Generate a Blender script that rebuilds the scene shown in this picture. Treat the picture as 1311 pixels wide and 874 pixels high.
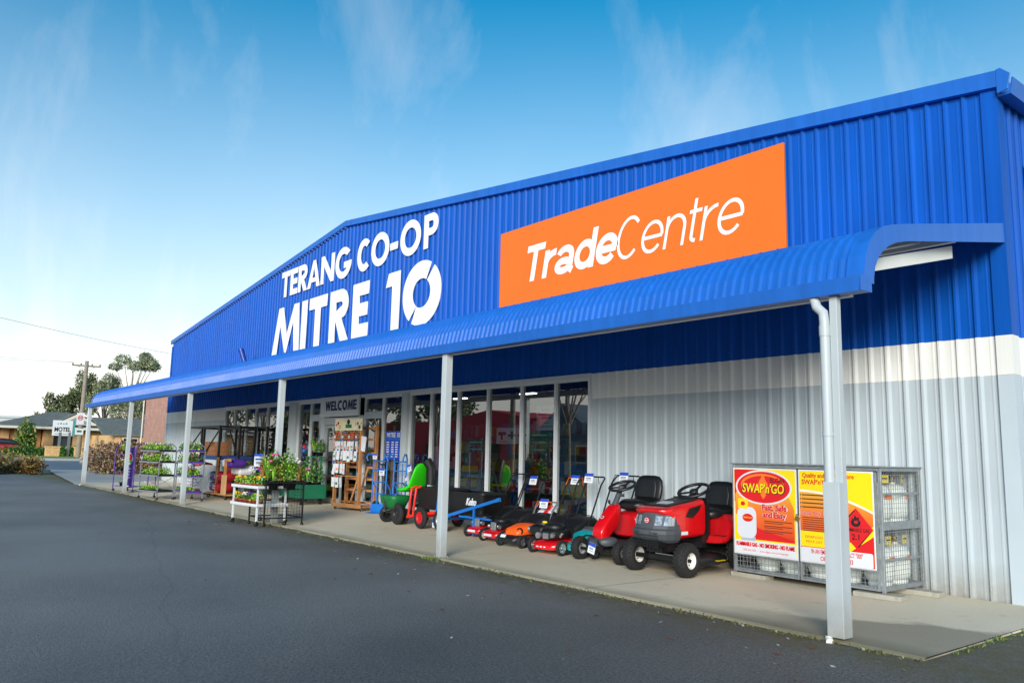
import bpy, math, random
import numpy as np
from mathutils import Vector, Matrix, Euler
for _o in list(bpy.data.objects): bpy.data.objects.remove(_o)
SC = bpy.context.scene
COL = SC.collection
R = math.radians
PI = math.pi
rnd = random.Random(7)

# ------------------------------------------------------------------ camera
CAM = (3.57237, -9.42792, 1.408)
_y, _p, _r = 0.899344, 0.140634, 0.0219801
_cd = bpy.data.cameras.new("camera"); _co = bpy.data.objects.new("camera", _cd); COL.objects.link(_co)
_f = Vector((-math.sin(_y)*math.cos(_p), math.cos(_y)*math.cos(_p), math.sin(_p)))
_rt = Vector((math.cos(_y), math.sin(_y), 0)); _up = _rt.cross(_f)
_r2 = math.cos(_r)*_rt + math.sin(_r)*_up; _u2 = -math.sin(_r)*_rt + math.cos(_r)*_up
_m = Matrix((( _r2.x, _u2.x, -_f.x, CAM[0]), (_r2.y, _u2.y, -_f.y, CAM[1]), (_r2.z, _u2.z, -_f.z, CAM[2]), (0, 0, 0, 1)))
_co.matrix_world = _m
_cd.lens = 28.1415; _cd.sensor_width = 36; _cd.clip_end = 3000; _cd.clip_start = 0.05
SC.camera = _co

# ------------------------------------------------------------------ view, sky, sun
SC.view_settings.view_transform = 'Standard'; SC.view_settings.look = 'None'
SC.view_settings.exposure = 1.3; SC.view_settings.gamma = 1
SUN_EL, SUN_AZ = 17.0, 140.0        # direction (sin az, cos az): behind the camera, to its right
W = bpy.data.worlds.new("World"); SC.world = W; W.use_nodes = True
nt = W.node_tree; nt.nodes.clear()
def N(t, nt_=None, **k):
    n = (nt_ or nt).nodes.new(t)
    for a, b in k.items(): setattr(n, a, b)
    return n
def LK(a, b, nt_=None): (nt_ or nt).links.new(a, b)
sky = N('ShaderNodeTexSky', sky_type='NISHITA', sun_disc=False)
sky.sun_elevation = R(SUN_EL); sky.sun_rotation = R(SUN_AZ)
sky.air_density = 1.0; sky.dust_density = 0.3; sky.ozone_density = 2.0
tc = N('ShaderNodeTexCoord'); sep = N('ShaderNodeSeparateXYZ'); LK(tc.outputs['Generated'], sep.inputs[0])
def MATH(op, a, b=None, c=None, nt_=None, clamp=False):
    n = N('ShaderNodeMath', nt_, operation=op); n.use_clamp = clamp
    for i, v in enumerate((a, b, c)):
        if v is None: continue
        if isinstance(v, (int, float)): n.inputs[i].default_value = v
        else: LK(v, n.inputs[i], nt_)
    return n.outputs[0]
hs = N('ShaderNodeHueSaturation'); hs.inputs['Saturation'].default_value = 2.0; hs.inputs['Hue'].default_value = 0.484
hs.inputs['Value'].default_value = 0.50
LK(sky.outputs[0], hs.inputs['Color'])
# soft, steep wisps of high cloud
mp = N('ShaderNodeMapping'); LK(tc.outputs['Generated'], mp.inputs[0]); mp.inputs['Rotation'].default_value = (R(14), R(-12), 0); mp.inputs['Scale'].default_value = (5.5, 5.5, 1.5); mp.inputs['Location'].default_value = (5.6, 2.2, 0.7)
nz = N('ShaderNodeTexNoise'); nz.inputs['Scale'].default_value = 1.0; nz.inputs['Detail'].default_value = 10; nz.inputs['Roughness'].default_value = 0.6; nz.inputs['Distortion'].default_value = 0.35
LK(mp.outputs[0], nz.inputs[0])
nz2 = N('ShaderNodeTexNoise'); nz2.inputs['Scale'].default_value = 1.6; nz2.inputs['Detail'].default_value = 4
LK(tc.outputs['Generated'], nz2.inputs[0])
wisp = MATH('MULTIPLY', MATH('SUBTRACT', nz.outputs[0], 0.50, clamp=True), 3.4, clamp=True)
veil = MATH('POWER', MATH('SUBTRACT', 1.0, MATH('MULTIPLY', MATH('ABSOLUTE', sep.outputs[2]), 1.80), clamp=True), 1.6)
veil2 = MATH('MULTIPLY', veil, MATH('ADD', 0.62, MATH('MULTIPLY', nz2.outputs[0], 0.9)), clamp=True)
fac = MATH('ADD', veil2, MATH('MULTIPLY', wisp, 0.22), clamp=True)
mxs = N('ShaderNodeMixRGB'); LK(fac, mxs.inputs[0]); LK(hs.outputs[0], mxs.inputs[1]); mxs.inputs[2].default_value = (3.4, 3.2, 3.0, 1)
bg = N('ShaderNodeBackground'); bg.inputs['Strength'].default_value = 0.15; LK(mxs.outputs[0], bg.inputs[0])
wo = N('ShaderNodeOutputWorld'); LK(bg.outputs[0], wo.inputs[0])
_sl = bpy.data.lights.new("sun", 'SUN'); _so = bpy.data.objects.new("sun", _sl); COL.objects.link(_so)
_sl.energy = 1.7; _sl.angle = R(24); _sl.color = (1, 0.95, 0.87)
_sd = Vector((math.sin(R(SUN_AZ))*math.cos(R(SUN_EL)), math.cos(R(SUN_AZ))*math.cos(R(SUN_EL)), math.sin(R(SUN_EL))))
_so.rotation_euler = (-_sd).to_track_quat('-Z', 'Y').to_euler(); _so.location = (0, -20, 30)

# ------------------------------------------------------------------ materials
def srgb(h):
    h = h.lstrip('#'); o = []
    for i in (0, 2, 4):
        c = int(h[i:i+2], 16)/255; o.append(c/12.92 if c <= .04045 else ((c+.055)/1.055)**2.4)
    return (*o, 1)
MATS = {}
def mat(name, col, rough=.5, metal=0, n=None, amt=.15, bump=0, bs=60, coat=0, spec=.5, emit=None, dirt=None, grain=None, streak=0, splash=None):
    """principled material; n = scale of a soft colour variation, bump/bs = fine relief, dirt = (colour, scale, threshold)"""
    if name in MATS: return MATS[name]
    m = bpy.data.materials.new(name); m.use_nodes = True; t = m.node_tree; b = t.nodes['Principled BSDF']
    c = srgb(col) if isinstance(col, str) else (*col, 1)
    b.inputs['Base Color'].default_value = c; b.inputs['Roughness'].default_value = rough; b.inputs['Metallic'].default_value = metal
    b.inputs['Specular IOR Level'].default_value = spec; b.inputs['Coat Weight'].default_value = coat
    if emit: b.inputs['Emission Color'].default_value = c; b.inputs['Emission Strength'].default_value = emit
    tcn = N('ShaderNodeTexCoord', t); cur = None
    if n:
        z = N('ShaderNodeTexNoise', t); z.inputs['Scale'].default_value = n; z.inputs['Detail'].default_value = 6; LK(tcn.outputs['Object'], z.inputs[0], t)
        r = N('ShaderNodeMapRange', t); r.inputs[3].default_value = 1-amt; r.inputs[4].default_value = 1+amt; LK(z.outputs[0], r.inputs[0], t)
        r.inputs[1].default_value = .25; r.inputs[2].default_value = .75
        v = N('ShaderNodeMixRGB', t, blend_type='MULTIPLY'); v.inputs[0].default_value = 1; v.inputs[1].default_value = c; LK(r.outputs[0], v.inputs[2], t); cur = v.outputs[0]
        rr = N('ShaderNodeMapRange', t); rr.inputs[3].default_value = max(0, rough-.08); rr.inputs[4].default_value = min(1, rough+.1); LK(z.outputs[0], rr.inputs[0], t); LK(rr.outputs[0], b.inputs['Roughness'], t)
    if grain:   # fine speckle: (scale, amount)
        g = N('ShaderNodeTexNoise', t); g.inputs['Scale'].default_value = grain[0]; g.inputs['Detail'].default_value = 2; LK(tcn.outputs['Object'], g.inputs[0], t)
        r = N('ShaderNodeMapRange', t); r.inputs[1].default_value = .35; r.inputs[2].default_value = .65; r.inputs[3].default_value = 1-grain[1]; r.inputs[4].default_value = 1+grain[1]; LK(g.outputs[0], r.inputs[0], t)
        v = N('ShaderNodeMixRGB', t, blend_type='MULTIPLY'); v.inputs[0].default_value = 1
        if cur: LK(cur, v.inputs[1], t)
        else: v.inputs[1].default_value = c
        LK(r.outputs[0], v.inputs[2], t); cur = v.outputs[0]
    if streak:  # rain-washed vertical streaks
        mq = N('ShaderNodeMapping', t); mq.inputs['Scale'].default_value = (9, 9, .35); LK(tcn.outputs['Object'], mq.inputs[0], t)
        z = N('ShaderNodeTexNoise', t); z.inputs['Scale'].default_value = 1; z.inputs['Detail'].default_value = 6; LK(mq.outputs[0], z.inputs[0], t)
        r = N('ShaderNodeMapRange', t); r.inputs[1].default_value = .3; r.inputs[2].default_value = .7; r.inputs[3].default_value = 1-streak; r.inputs[4].default_value = 1+streak; LK(z.outputs[0], r.inputs[0], t)
        v = N('ShaderNodeMixRGB', t, blend_type='MULTIPLY'); v.inputs[0].default_value = 1
        if cur: LK(cur, v.inputs[1], t)
        else: v.inputs[1].default_value = c
        LK(r.outputs[0], v.inputs[2], t); cur = v.outputs[0]
    if dirt:
        z = N('ShaderNodeTexNoise', t); z.inputs['Scale'].default_value = dirt[1]; z.inputs['Detail'].default_value = 8; z.inputs['Roughness'].default_value = .65; LK(tcn.outputs['Object'], z.inputs[0], t)
        r = N('ShaderNodeMapRange', t); r.inputs[1].default_value = dirt[2]; r.inputs[2].default_value = dirt[2]+.16; LK(z.outputs[0], r.inputs[0], t)
        v = N('ShaderNodeMixRGB', t); LK(r.outputs[0], v.inputs[0], t); v.inputs[2].default_value = srgb(dirt[0])
        if cur: LK(cur, v.inputs[1], t)
        else: v.inputs[1].default_value = c
        cur = v.outputs[0]
    if splash:  # mud thrown up by rain, thinning out with height
        s3 = N('ShaderNodeSeparateXYZ', t); LK(tcn.outputs['Object'], s3.inputs[0], t)
        z = N('ShaderNodeTexNoise', t); z.inputs['Scale'].default_value = 7; z.inputs['Detail'].default_value = 8; z.inputs['Roughness'].default_value = .7; LK(tcn.outputs['Object'], z.inputs[0], t)
        hgt = MATH('SUBTRACT', 1.0, MATH('DIVIDE', s3.outputs[2], .42, nt_=t), nt_=t, clamp=True)
        fm = MATH('MULTIPLY', MATH('MULTIPLY', hgt, z.outputs[0], nt_=t), 1.25, nt_=t, clamp=True)
        v = N('ShaderNodeMixRGB', t); LK(fm, v.inputs[0], t); v.inputs[2].default_value = srgb(splash)
        if cur: LK(cur, v.inputs[1], t)
        else: v.inputs[1].default_value = c
        cur = v.outputs[0]
    if cur: LK(cur, b.inputs['Base Color'], t)
    if bump:
        z = N('ShaderNodeTexNoise', t); z.inputs['Scale'].default_value = bs; z.inputs['Detail'].default_value = 4; LK(tcn.outputs['Object'], z.inputs[0], t)
        q = N('ShaderNodeBump', t); q.inputs['Strength'].default_value = bump; q.inputs['Distance'].default_value = .01; LK(z.outputs[0], q.inputs['Height'], t); LK(q.outputs[0], b.inputs['Normal'], t)
    MATS[name] = m; return m
BLUE = mat('blue_steel', (.001, .088, .44), .5, n=.9, amt=.10, bump=.06, bs=9, spec=.2, streak=.14)
BLUEC = mat('blue_steel_skylit', (.010, .125, .51), .40, n=.9, amt=.08, bump=.04, bs=7, spec=.45, streak=.10)  # paler copy of the wall steel, sky reflection on the canopy put into its colour
WHITEB = mat('off_white_steel', '#e3e5e0', .5, n=1.5, amt=.05, bump=.03, bs=9, streak=.05)
GREYB = mat('grey_steel', '#b2bec4', .48, n=1.2, amt=.06, bump=.03, bs=9, streak=.08, dirt=('#8f9694', 1.7, .66), splash='#8a8172')
GREYT = mat('grey_trim', '#b9c6ce', .45, n=2, amt=.04)
POSTW = mat('white_post', '#b4bdc0', .42, n=3, amt=.04, dirt=('#8c8e86', 5, .68), streak=.06, splash='#827a6a')
SIGNW = mat('white_letter', '#f1f1ee', .45, n=2, amt=.03)
ORANGE = mat('orange_sign', '#e87012', .5, n=2, amt=.03)
FRAMEW = mat('white_frame', '#d5dbde', .4, n=4, amt=.04)
ALU = mat('aluminium', '#c0c6ca', .35, .6, n=5, amt=.06)
GALV = mat('galvanised_steel', '#9aa0a2', .45, .55, n=14, amt=.2, bump=.05, bs=40)
SOFFIT = mat('canopy_purlin', '#d9dcd6', .55, n=2, amt=.06)
DARK = mat('dark_void', '#15161a', .8)
NAVY = mat('navy_letter', '#14245c', .5)
BLACK = mat('black_plastic', '#17181a', .45, n=12, amt=.2)
BLACKM = mat('black_metal', '#141517', .4, n=8, amt=.2)
RUBBER = mat('black_rubber', '#1c1c1d', .8, n=20, amt=.25, bump=.15, bs=90)
SEATB = mat('black_vinyl', '#111214', .42, n=20, amt=.15, bump=.1, bs=150)
REDP = mat('red_paint', '#d20a14', .3, n=6, amt=.08, coat=.5)
REDD = mat('dark_red_plastic', '#c00d16', .4, n=6, amt=.08, coat=.15)
DGREY = mat('charcoal_plastic', '#474c52', .5, n=9, amt=.12, bump=.04, bs=120)
CHROME = mat('bright_metal', '#c9cbcc', .25, .85, n=10, amt=.1)
RIMW = mat('cream_rim', '#d8d8d2', .4, n=8, amt=.08, dirt=('#8d8a80', 14, .6))
ORANGEP = mat('orange_plastic', '#f2601a', .4, n=9, amt=.08)
TEAL = mat('teal_plastic', '#0b8f94', .42, n=9, amt=.08)
BLUEP = mat('blue_paint', '#0d6fc4', .4, n=9, amt=.1)
LIME = mat('lime_plastic', '#2fce16', .35, n=9, amt=.05)
GREENP = mat('green_plastic', '#0b6b33', .5, n=8, amt=.12)
DGREEN = mat('dark_green_paint', '#146a4c', .55, n=6, amt=.15)
CARD = mat('white_card', '#d9dce1', .6, n=9, amt=.03)
TAGB = mat('blue_print', '#1c46b8', .5)
REDPR = mat('red_print', '#d8141c', .5)
YELPR = mat('yellow_print', '#f5d800', .5)
ORPR = mat('orange_print', '#ee7a22', .5)
BLKPR = mat('black_print', '#1b1717', .5)
GREYPR = mat('grey_print', '#8d949c', .6)
WOOD = mat('pine_wood', '#b87f4a', .6, n=5, amt=.22, bump=.1, bs=50)
PURPLE = mat('purple_paint', '#4a2a86', .45, n=5, amt=.1)
CYL = mat('white_gas_cylinder', '#dfe5df', .32, n=6, amt=.06, dirt=('#a9ada3', 9, .66))
CONCB = mat('concrete_block', '#a39f92', .85, n=8, amt=.18, bump=.3, bs=40, dirt=('#5d5a4e', 7, .62))
SOIL = mat('potting_soil', '#2c221a', .95, n=40, amt=.3)
LAMPM = mat('lit_lamp', '#fff6e6', .5, emit=4)
def leafmat(name, a, b, rough=.5, sc=3.0):
    if name in MATS: return MATS[name]
    m = bpy.data.materials.new(name); m.use_nodes = True; t = m.node_tree; p = t.nodes['Principled BSDF']; p.inputs['Roughness'].default_value = rough
    g = N('ShaderNodeNewGeometry', t); z = N('ShaderNodeTexNoise', t); z.inputs['Scale'].default_value = sc; tcn = N('ShaderNodeTexCoord', t); LK(tcn.outputs['Object'], z.inputs[0], t)
    ad = MATH('ADD', MATH('MULTIPLY', g.outputs['Random Per Island'], .75, nt_=t), MATH('MULTIPLY', MATH('SUBTRACT', z.outputs[0], .3, nt_=t), .8, nt_=t), nt_=t, clamp=True)
    x = N('ShaderNodeMixRGB', t); LK(ad, x.inputs[0], t); x.inputs[1].default_value = srgb(a); x.inputs[2].default_value = srgb(b); LK(x.outputs[0], p.inputs['Base Color'], t)
    MATS[name] = m; return m
L_GREEN = leafmat('bright_green_leaf', '#2f6a1c', '#9ac93c', sc=8)
L_MID = leafmat('mid_green_leaf', '#1d4a1d', '#5d8c33', sc=8)
L_BUSH = leafmat('olive_bush_leaf', '#55582a', '#b0a450', sc=1.5)
L_RED = leafmat('red_bush_leaf', '#7c2018', '#b8503a')
L_BROWN = leafmat('brown_bush_leaf', '#5a4032', '#a5846a', sc=2)
L_GUM = leafmat('gum_leaf', '#4a5a3a', '#a3aa84', sc=.5)
L_PINE = leafmat('dark_tree_leaf', '#34462c', '#7a8458', sc=.4)
L_TAN = leafmat('tan_grass_leaf', '#7a4a20', '#c08a50')
BARK = mat('pale_bark', '#8c8173', .9, n=3, amt=.3)
FLW = mat('white_petal', '#f3eef0', .6); FLY = mat('yellow_petal', '#f2cf1d', .6); FLO = mat('orange_petal', '#ef7a1a', .6)
FLP = mat('pink_petal', '#d84a92', .6); FLV = mat('violet_petal', '#5a2a90', .6)

# ------------------------------------------------------------------ mesh helpers
def frame_for(d):
    d = Vector(d).normalized(); a = Vector((0, 0, 1)) if abs(d.z) < .95 else Vector((1, 0, 0))
    u = d.cross(a).normalized(); return d, u, u.cross(d).normalized()
class MB:
    def __init__(s): s.v = []; s.f = []; s.mi = []; s.sm = []
    def add(s, vs, fs, m=0, sm=False):
        o = len(s.v); s.v += [tuple(v) for v in vs]
        for f in fs: s.f.append([i+o for i in f]); s.mi.append(m); s.sm.append(sm)
        return s
    def box(s, x0, x1, y0, y1, z0, z1, m=0):
        return s.add([(x0,y0,z0),(x1,y0,z0),(x1,y1,z0),(x0,y1,z0),(x0,y0,z1),(x1,y0,z1),(x1,y1,z1),(x0,y1,z1)],
                     [(0,3,2,1),(4,5,6,7),(0,1,5,4),(1,2,6,5),(2,3,7,6),(3,0,4,7)], m)
    def rbox(s, c, size, rot=(0,0,0), m=0):
        E = Euler(rot).to_matrix(); c = Vector(c); h = [v/2 for v in size]
        vs = [c + E @ Vector((a*h[0], b*h[1], d*h[2])) for d in (-1,1) for a, b in ((-1,-1),(1,-1),(1,1),(-1,1))]
        return s.add(vs, [(0,3,2,1),(4,5,6,7),(0,1,5,4),(1,2,6,5),(2,3,7,6),(3,0,4,7)], m)
    def beam(s, a, b, w, h, m=0, up=(0,0,1)):
        a, b = Vector(a), Vector(b); d = (b-a).normalized(); u = Vector(up)
        if abs(d.dot(u)) > .97: u = Vector((0,1,0))
        r = d.cross(u).normalized()*w/2; t = r.cross(d).normalized()*h/2
        vs = [a-r-t, a+r-t, a+r+t, a-r+t, b-r-t, b+r-t, b+r+t, b-r+t]
        return s.add(vs, [(0,1,2,3),(7,6,5,4),(0,4,5,1),(1,5,6,2),(2,6,7,3),(3,7,4,0)], m)
    def tube(s, pts, r, n=8, m=0, closed=False, cap=True):
        pts = [Vector(p) for p in pts]; K = len(pts); rs = r if isinstance(r, (list, tuple)) else [r]*K
        u = None; rings = []
        for i, p in enumerate(pts):
            if closed: d = pts[(i+1) % K]-pts[i-1]
            else: d = pts[min(i+1, K-1)]-pts[max(i-1, 0)]
            d.normalize()
            if u is None: u = frame_for(d)[1]
            u = (u - d*u.dot(d)).normalized(); w = d.cross(u)
            rings.append([p + (u*math.cos(2*PI*k/n)+w*math.sin(2*PI*k/n))*rs[i] for k in range(n)])
        vs = [v for g in rings for v in g]; fs = []
        for i in range(K if closed else K-1):
            a, b = i*n, ((i+1) % K)*n
            for k in range(n): fs.append((a+k, a+(k+1) % n, b+(k+1) % n, b+k))
        s.add(vs, fs, m, True)
        if cap and not closed:
            s.add(rings[0], [tuple(range(n))[::-1]], m); s.add(rings[-1], [tuple(range(n))], m)
        return s
    def cyl(s, a, b, r, r2=None, n=16, m=0, cap=True): return s.tube([a, b], [r, r if r2 is None else r2], n, m, cap=cap)
    def lathe(s, prof, o=(0,0,0), ax=(0,0,1), n=24, m=0, sm=True):
        """prof = [(radius, height)...] about axis ax through o"""
        d, u, w = frame_for(ax); o = Vector(o); vs = []; fs = []
        for (r, h) in prof:
            for k in range(n): vs.append(o + d*h + (u*math.cos(2*PI*k/n)+w*math.sin(2*PI*k/n))*r)
        for i in range(len(prof)-1):
            for k in range(n): fs.append((i*n+k, i*n+(k+1) % n, (i+1)*n+(k+1) % n, (i+1)*n+k))
        return s.add(vs, fs, m, sm)
    def prism(s, poly, ax, a0, a1, m=0):
        """poly: 2-D points in the plane of the two other axes (in x,y,z order), extruded along ax from a0 to a1"""
        def P(p, a): return {'x': (a, p[0], p[1]), 'y': (p[0], a, p[1]), 'z': (p[0], p[1], a)}[ax]
        n = len(poly); vs = [P(p, a0) for p in poly]+[P(p, a1) for p in poly]
        fs = [tuple(range(n)), tuple(range(n, 2*n))[::-1]]+[(i, n+i, n+(i+1) % n, (i+1) % n) for i in range(n)]
        return s.add(vs, fs, m)
    def loft(s, secs, m=0, n=20, caps=True, sm=True, ax='y'):
        """secs = [(a, cx, cz, hx, hz, e)]: super-ellipse rings across ax"""
        vs = []; fs = []
        for (a, cx, cz, hx, hz, e) in secs:
            for k in range(n):
                t = 2*PI*k/n; c, q = math.cos(t), math.sin(t)
                X = cx+hx*math.copysign(abs(c)**(2/e), c); Z = cz+hz*math.copysign(abs(q)**(2/e), q)
                vs.append({'y': (X, a, Z), 'z': (X, Z, a), 'x': (a, X, Z)}[ax])
        K = len(secs)
        for i in range(K-1):
            for k in range(n): fs.append((i*n+k, i*n+(k+1) % n, (i+1)*n+(k+1) % n, (i+1)*n+k))
        s.add(vs, fs, m, sm)
        if caps: s.add(vs[:n], [tuple(range(n))[::-1]], m); s.add(vs[-n:], [tuple(range(n))], m)
        return s
    def ell(s, c, r, nu=14, nv=8, m=0):
        vs = []; fs = []
        for j in range(nv+1):
            a = PI*j/nv-PI/2
            for i in range(nu): vs.append((c[0]+r[0]*math.cos(a)*math.cos(2*PI*i/nu), c[1]+r[1]*math.cos(a)*math.sin(2*PI*i/nu), c[2]+r[2]*math.sin(a)))
        for j in range(nv):
            for i in range(nu): fs.append((j*nu+i, j*nu+(i+1) % nu, (j+1)*nu+(i+1) % nu, (j+1)*nu+i))
        return s.add(vs, fs, m, True)
    def quad(s, a, b, c, d, m=0): return s.add([a, b, c, d], [(0, 1, 2, 3)], m)
    def mesh(s, name, mats):
        me = bpy.data.meshes.new(name); me.from_pydata(s.v, [], s.f); me.polygons.foreach_set('material_index', s.mi)
        me.polygons.foreach_set('use_smooth', s.sm)
        for q in (mats if isinstance(mats, (list, tuple)) else [mats]): me.materials.append(q)
        me.validate(); me.update()
        return me
    def build(s, name, mats, parent=None, loc=(0,0,0), rot=(0,0,0), bevel=0, seg=2):
        o = bpy.data.objects.new(name, s.mesh(name, mats)); COL.objects.link(o); o.location = loc; o.rotation_euler = rot; o.parent = parent
        if bevel:
            b = o.modifiers.new('bevel', 'BEVEL'); b.width = bevel; b.segments = seg; b.limit_method = 'ANGLE'; b.angle_limit = R(35)
        return o
def link(me, name, parent=None, loc=(0,0,0), rot=(0,0,0)):
    o = bpy.data.objects.new(name, me); COL.objects.link(o); o.parent = parent; o.location = loc; o.rotation_euler = rot; return o
def tag(o, label, cat, group=None):
    o['label'] = label; o['category'] = cat
    if group: o['group'] = group
    return o
def thing(name, label, cat, loc=(0,0,0), rz=0, group=None):
    o = bpy.data.objects.new(name, None); COL.objects.link(o); o.location = loc; o.rotation_euler = (0,0,rz); o.empty_display_size = .1
    return tag(o, label, cat, group)
def kids(o): return [c for c in COL.objects if c.parent == o]
def dup(o, loc, rz, label, parent=None):
    def cp(a, par):
        c = a.copy(); COL.objects.link(c); c.parent = par
        for k in CH.get(a.name, []): cp(k, c)
        return c
    CH = {}
    for k in COL.objects:
        if k.parent: CH.setdefault(k.parent.name, []).append(k)
    r = cp(o, parent); r.location = loc; r.rotation_euler = (0,0,rz)
    if label: r['label'] = label
    return r
def struct(o): o['kind'] = 'structure'; return o
def stuff(o): o['kind'] = 'stuff'; return o
def curve_mesh(cu, name):
    t = bpy.data.objects.new('tmp', cu); COL.objects.link(t)
    dg = bpy.context.evaluated_depsgraph_get(); me = bpy.data.meshes.new_from_object(t.evaluated_get(dg)); me.name = name
    bpy.data.objects.remove(t); return me
def text(s, size, m, parent, loc, rot=(R(90),0,0), ext=.001, shear=0, off=0, xs=1, align='CENTER', name='lettering', space=1, width=None, bold=0):
    cu = bpy.data.curves.new('t', 'FONT'); cu.body = s; cu.size = size; cu.extrude = ext; cu.shear = shear; cu.offset = off*size; cu.align_x = align; cu.align_y = 'CENTER'; cu.space_character = space; cu.resolution_u = 3
    me = curve_mesh(cu, name); me.materials.clear(); me.materials.append(m); bpy.data.curves.remove(cu)
    if width and len(me.vertices):
        xx = [v.co.x for v in me.vertices]; xs = width/(max(xx)-min(xx))
    for v in me.vertices: v.co.x *= xs
    if bold:    # heavier strokes: shifted copies a hair apart in depth
        vs = [v.co.copy() for v in me.vertices]; fs = [list(p.vertices) for p in me.polygons]; b = MB()
        for k, (dx, dy) in enumerate(((0,0),(1,0),(-1,0),(.5,.5),(-.5,-.5),(.5,-.5),(-.5,.5))): b.add([(v.x+dx*bold, v.y+dy*bold, v.z+.0005*k) for v in vs], fs)
        me = b.mesh(name, m)
    return link(me, name, parent, loc, rot)
def glyph(loops, ext, m, name):
    """closed 2-D loops (outer and holes) -> solid letter in the XZ plane, front towards -y"""
    cu = bpy.data.curves.new('g', 'CURVE'); cu.dimensions = '2D'; cu.fill_mode = 'BOTH'; cu.extrude = ext
    for lp in loops:
        sp = cu.splines.new('POLY'); sp.points.add(len(lp)-1); sp.use_cyclic_u = True
        for i, p in enumerate(lp): sp.points[i].co = (p[0], p[1], 0, 1)
    me = curve_mesh(cu, name); me.transform(Matrix.Rotation(R(90), 4, 'X')); me.materials.clear(); me.materials.append(m); bpy.data.curves.remove(cu); return me
def arc(cx, cz, rx, rz, a0, a1, n=20): return [(cx+rx*math.cos(R(a0+(a1-a0)*i/n)), cz+rz*math.sin(R(a0+(a1-a0)*i/n))) for i in range(n+1)]
def G(ch, w, t=.2):
    """bold geometric capital, height 1, width w (in heights), stroke t"""
    q = t*.92
    if ch == 'T': return [[(w/2-t/2,0),(w/2+t/2,0),(w/2+t/2,1-q),(w,1-q),(w,1),(0,1),(0,1-q),(w/2-t/2,1-q)]]
    if ch == 'I': return [[(0,0),(w,0),(w,1),(0,1)]]
    if ch == '1': return [[(w-t,0),(w,0),(w,1),(w*.18,1),(0,1-q),(w-t,1-q)]]
    if ch == '-': return [[(0,.32),(w,.32),(w,.32+q*1.05),(0,.32+q*1.05)]]
    if ch == 'L': return [[(0,0),(w,0),(w,q),(t,q),(t,1),(0,1)]]
    if ch == 'E': return [[(0,0),(w,0),(w,q),(t,q),(t,.5-q/2),(w*.94,.5-q/2),(w*.94,.5+q/2),(t,.5+q/2),(t,1-q),(w,1-q),(w,1),(0,1)]]
    if ch == 'N': return [[(0,0),(t,0),(t,.62),(w-t,0),(w,0),(w,1),(w-t,1),(w-t,.38),(t,1),(0,1)]]
    if ch == 'A': k = t*1.12; return [[(0,0),(k,0),(w*.5-w*.5*.74+k*.72,.2),(w*.5+w*.5*.74-k*.72,.2),(w-k,0),(w,0),(w/2+t*.42,1),(w/2-t*.42,1)], [(w*.5-w*.13,.36),(w/2,.72),(w*.5+w*.13,.36)]]
    if ch == 'P': return [[(0,0),(t,0),(t,.36)]+[(w*.55,.36)]+arc(w-.32,.68,.32,.32,-90,90,14)+[(0,1)], [(t,.36+q)]+arc(w-.32,.68,.32-t,.32-q,-90,90,10)+[(t,1-q)]]
    if ch == 'R': return [[(0,0),(t,0),(t,.40),(w-t*1.22,0),(w,0),(w*.62,.44)]+arc(w-.34,.71,.30,.29,-60,90,14)+[(0,1)], [(t,.42+q*.7)]+arc(w-.36,.71,.30-t*.8,.29-q,-80,90,10)+[(t,1-q)]]
    if ch == 'O': return [arc(w/2,.5,w/2,.54,0,352,44), arc(w/2,.5,w/2-t,.54-t,0,352,44)]
    if ch == 'C':
        return [arc(w*.56,.5,w*.56,.54,48,312,34)+arc(w*.56,.5,w*.56-t,.54-t,308,52,30)]
    if ch == 'G':
        return [arc(w*.5,.5,w*.5,.54,40,360,40)+[(w,.52),(w*.54,.52),(w*.54,.52-q),(w*.5+(w*.5-t)*.86,.52-q)]+arc(w*.5,.5,w*.5-t,.54-t,325,46,34)]
    if ch == 'M': a = w*.20; return [[(0,0),(t*1.02,0),(a+t*.42,.60),(w*.5-t*.10,0),(w*.5+t*.24,0),(w-t*1.35,.62),(w-t*1.02,0),(w,0),(w-a*.35,1),(w-a*.35-t*.9,1),(w*.53,.40),(a+t*.9,1),(a,1)]]
    if ch == 'W': return [[(0,1),(t*1.05,1),(w*.27,.42),(w*.43,1),(w*.57,1),(w*.73,.42),(w-t*1.05,1),(w,1),(w*.80,0),(w*.66,0),(w*.5,.55),(w*.34,0),(w*.20,0)]]
def sstep(a, b, x): t = min(1, max(0, (x-a)/(b-a))); return t*t*(3-2*t)
def zs(x, y): return .08*sstep(5, 13, -x)*min(1, max(0, (y+3.2)/3.2))      # top of the concrete apron
def zg(x): return .45*sstep(48, 72, -x)                                     # land rises beyond the road

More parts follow.
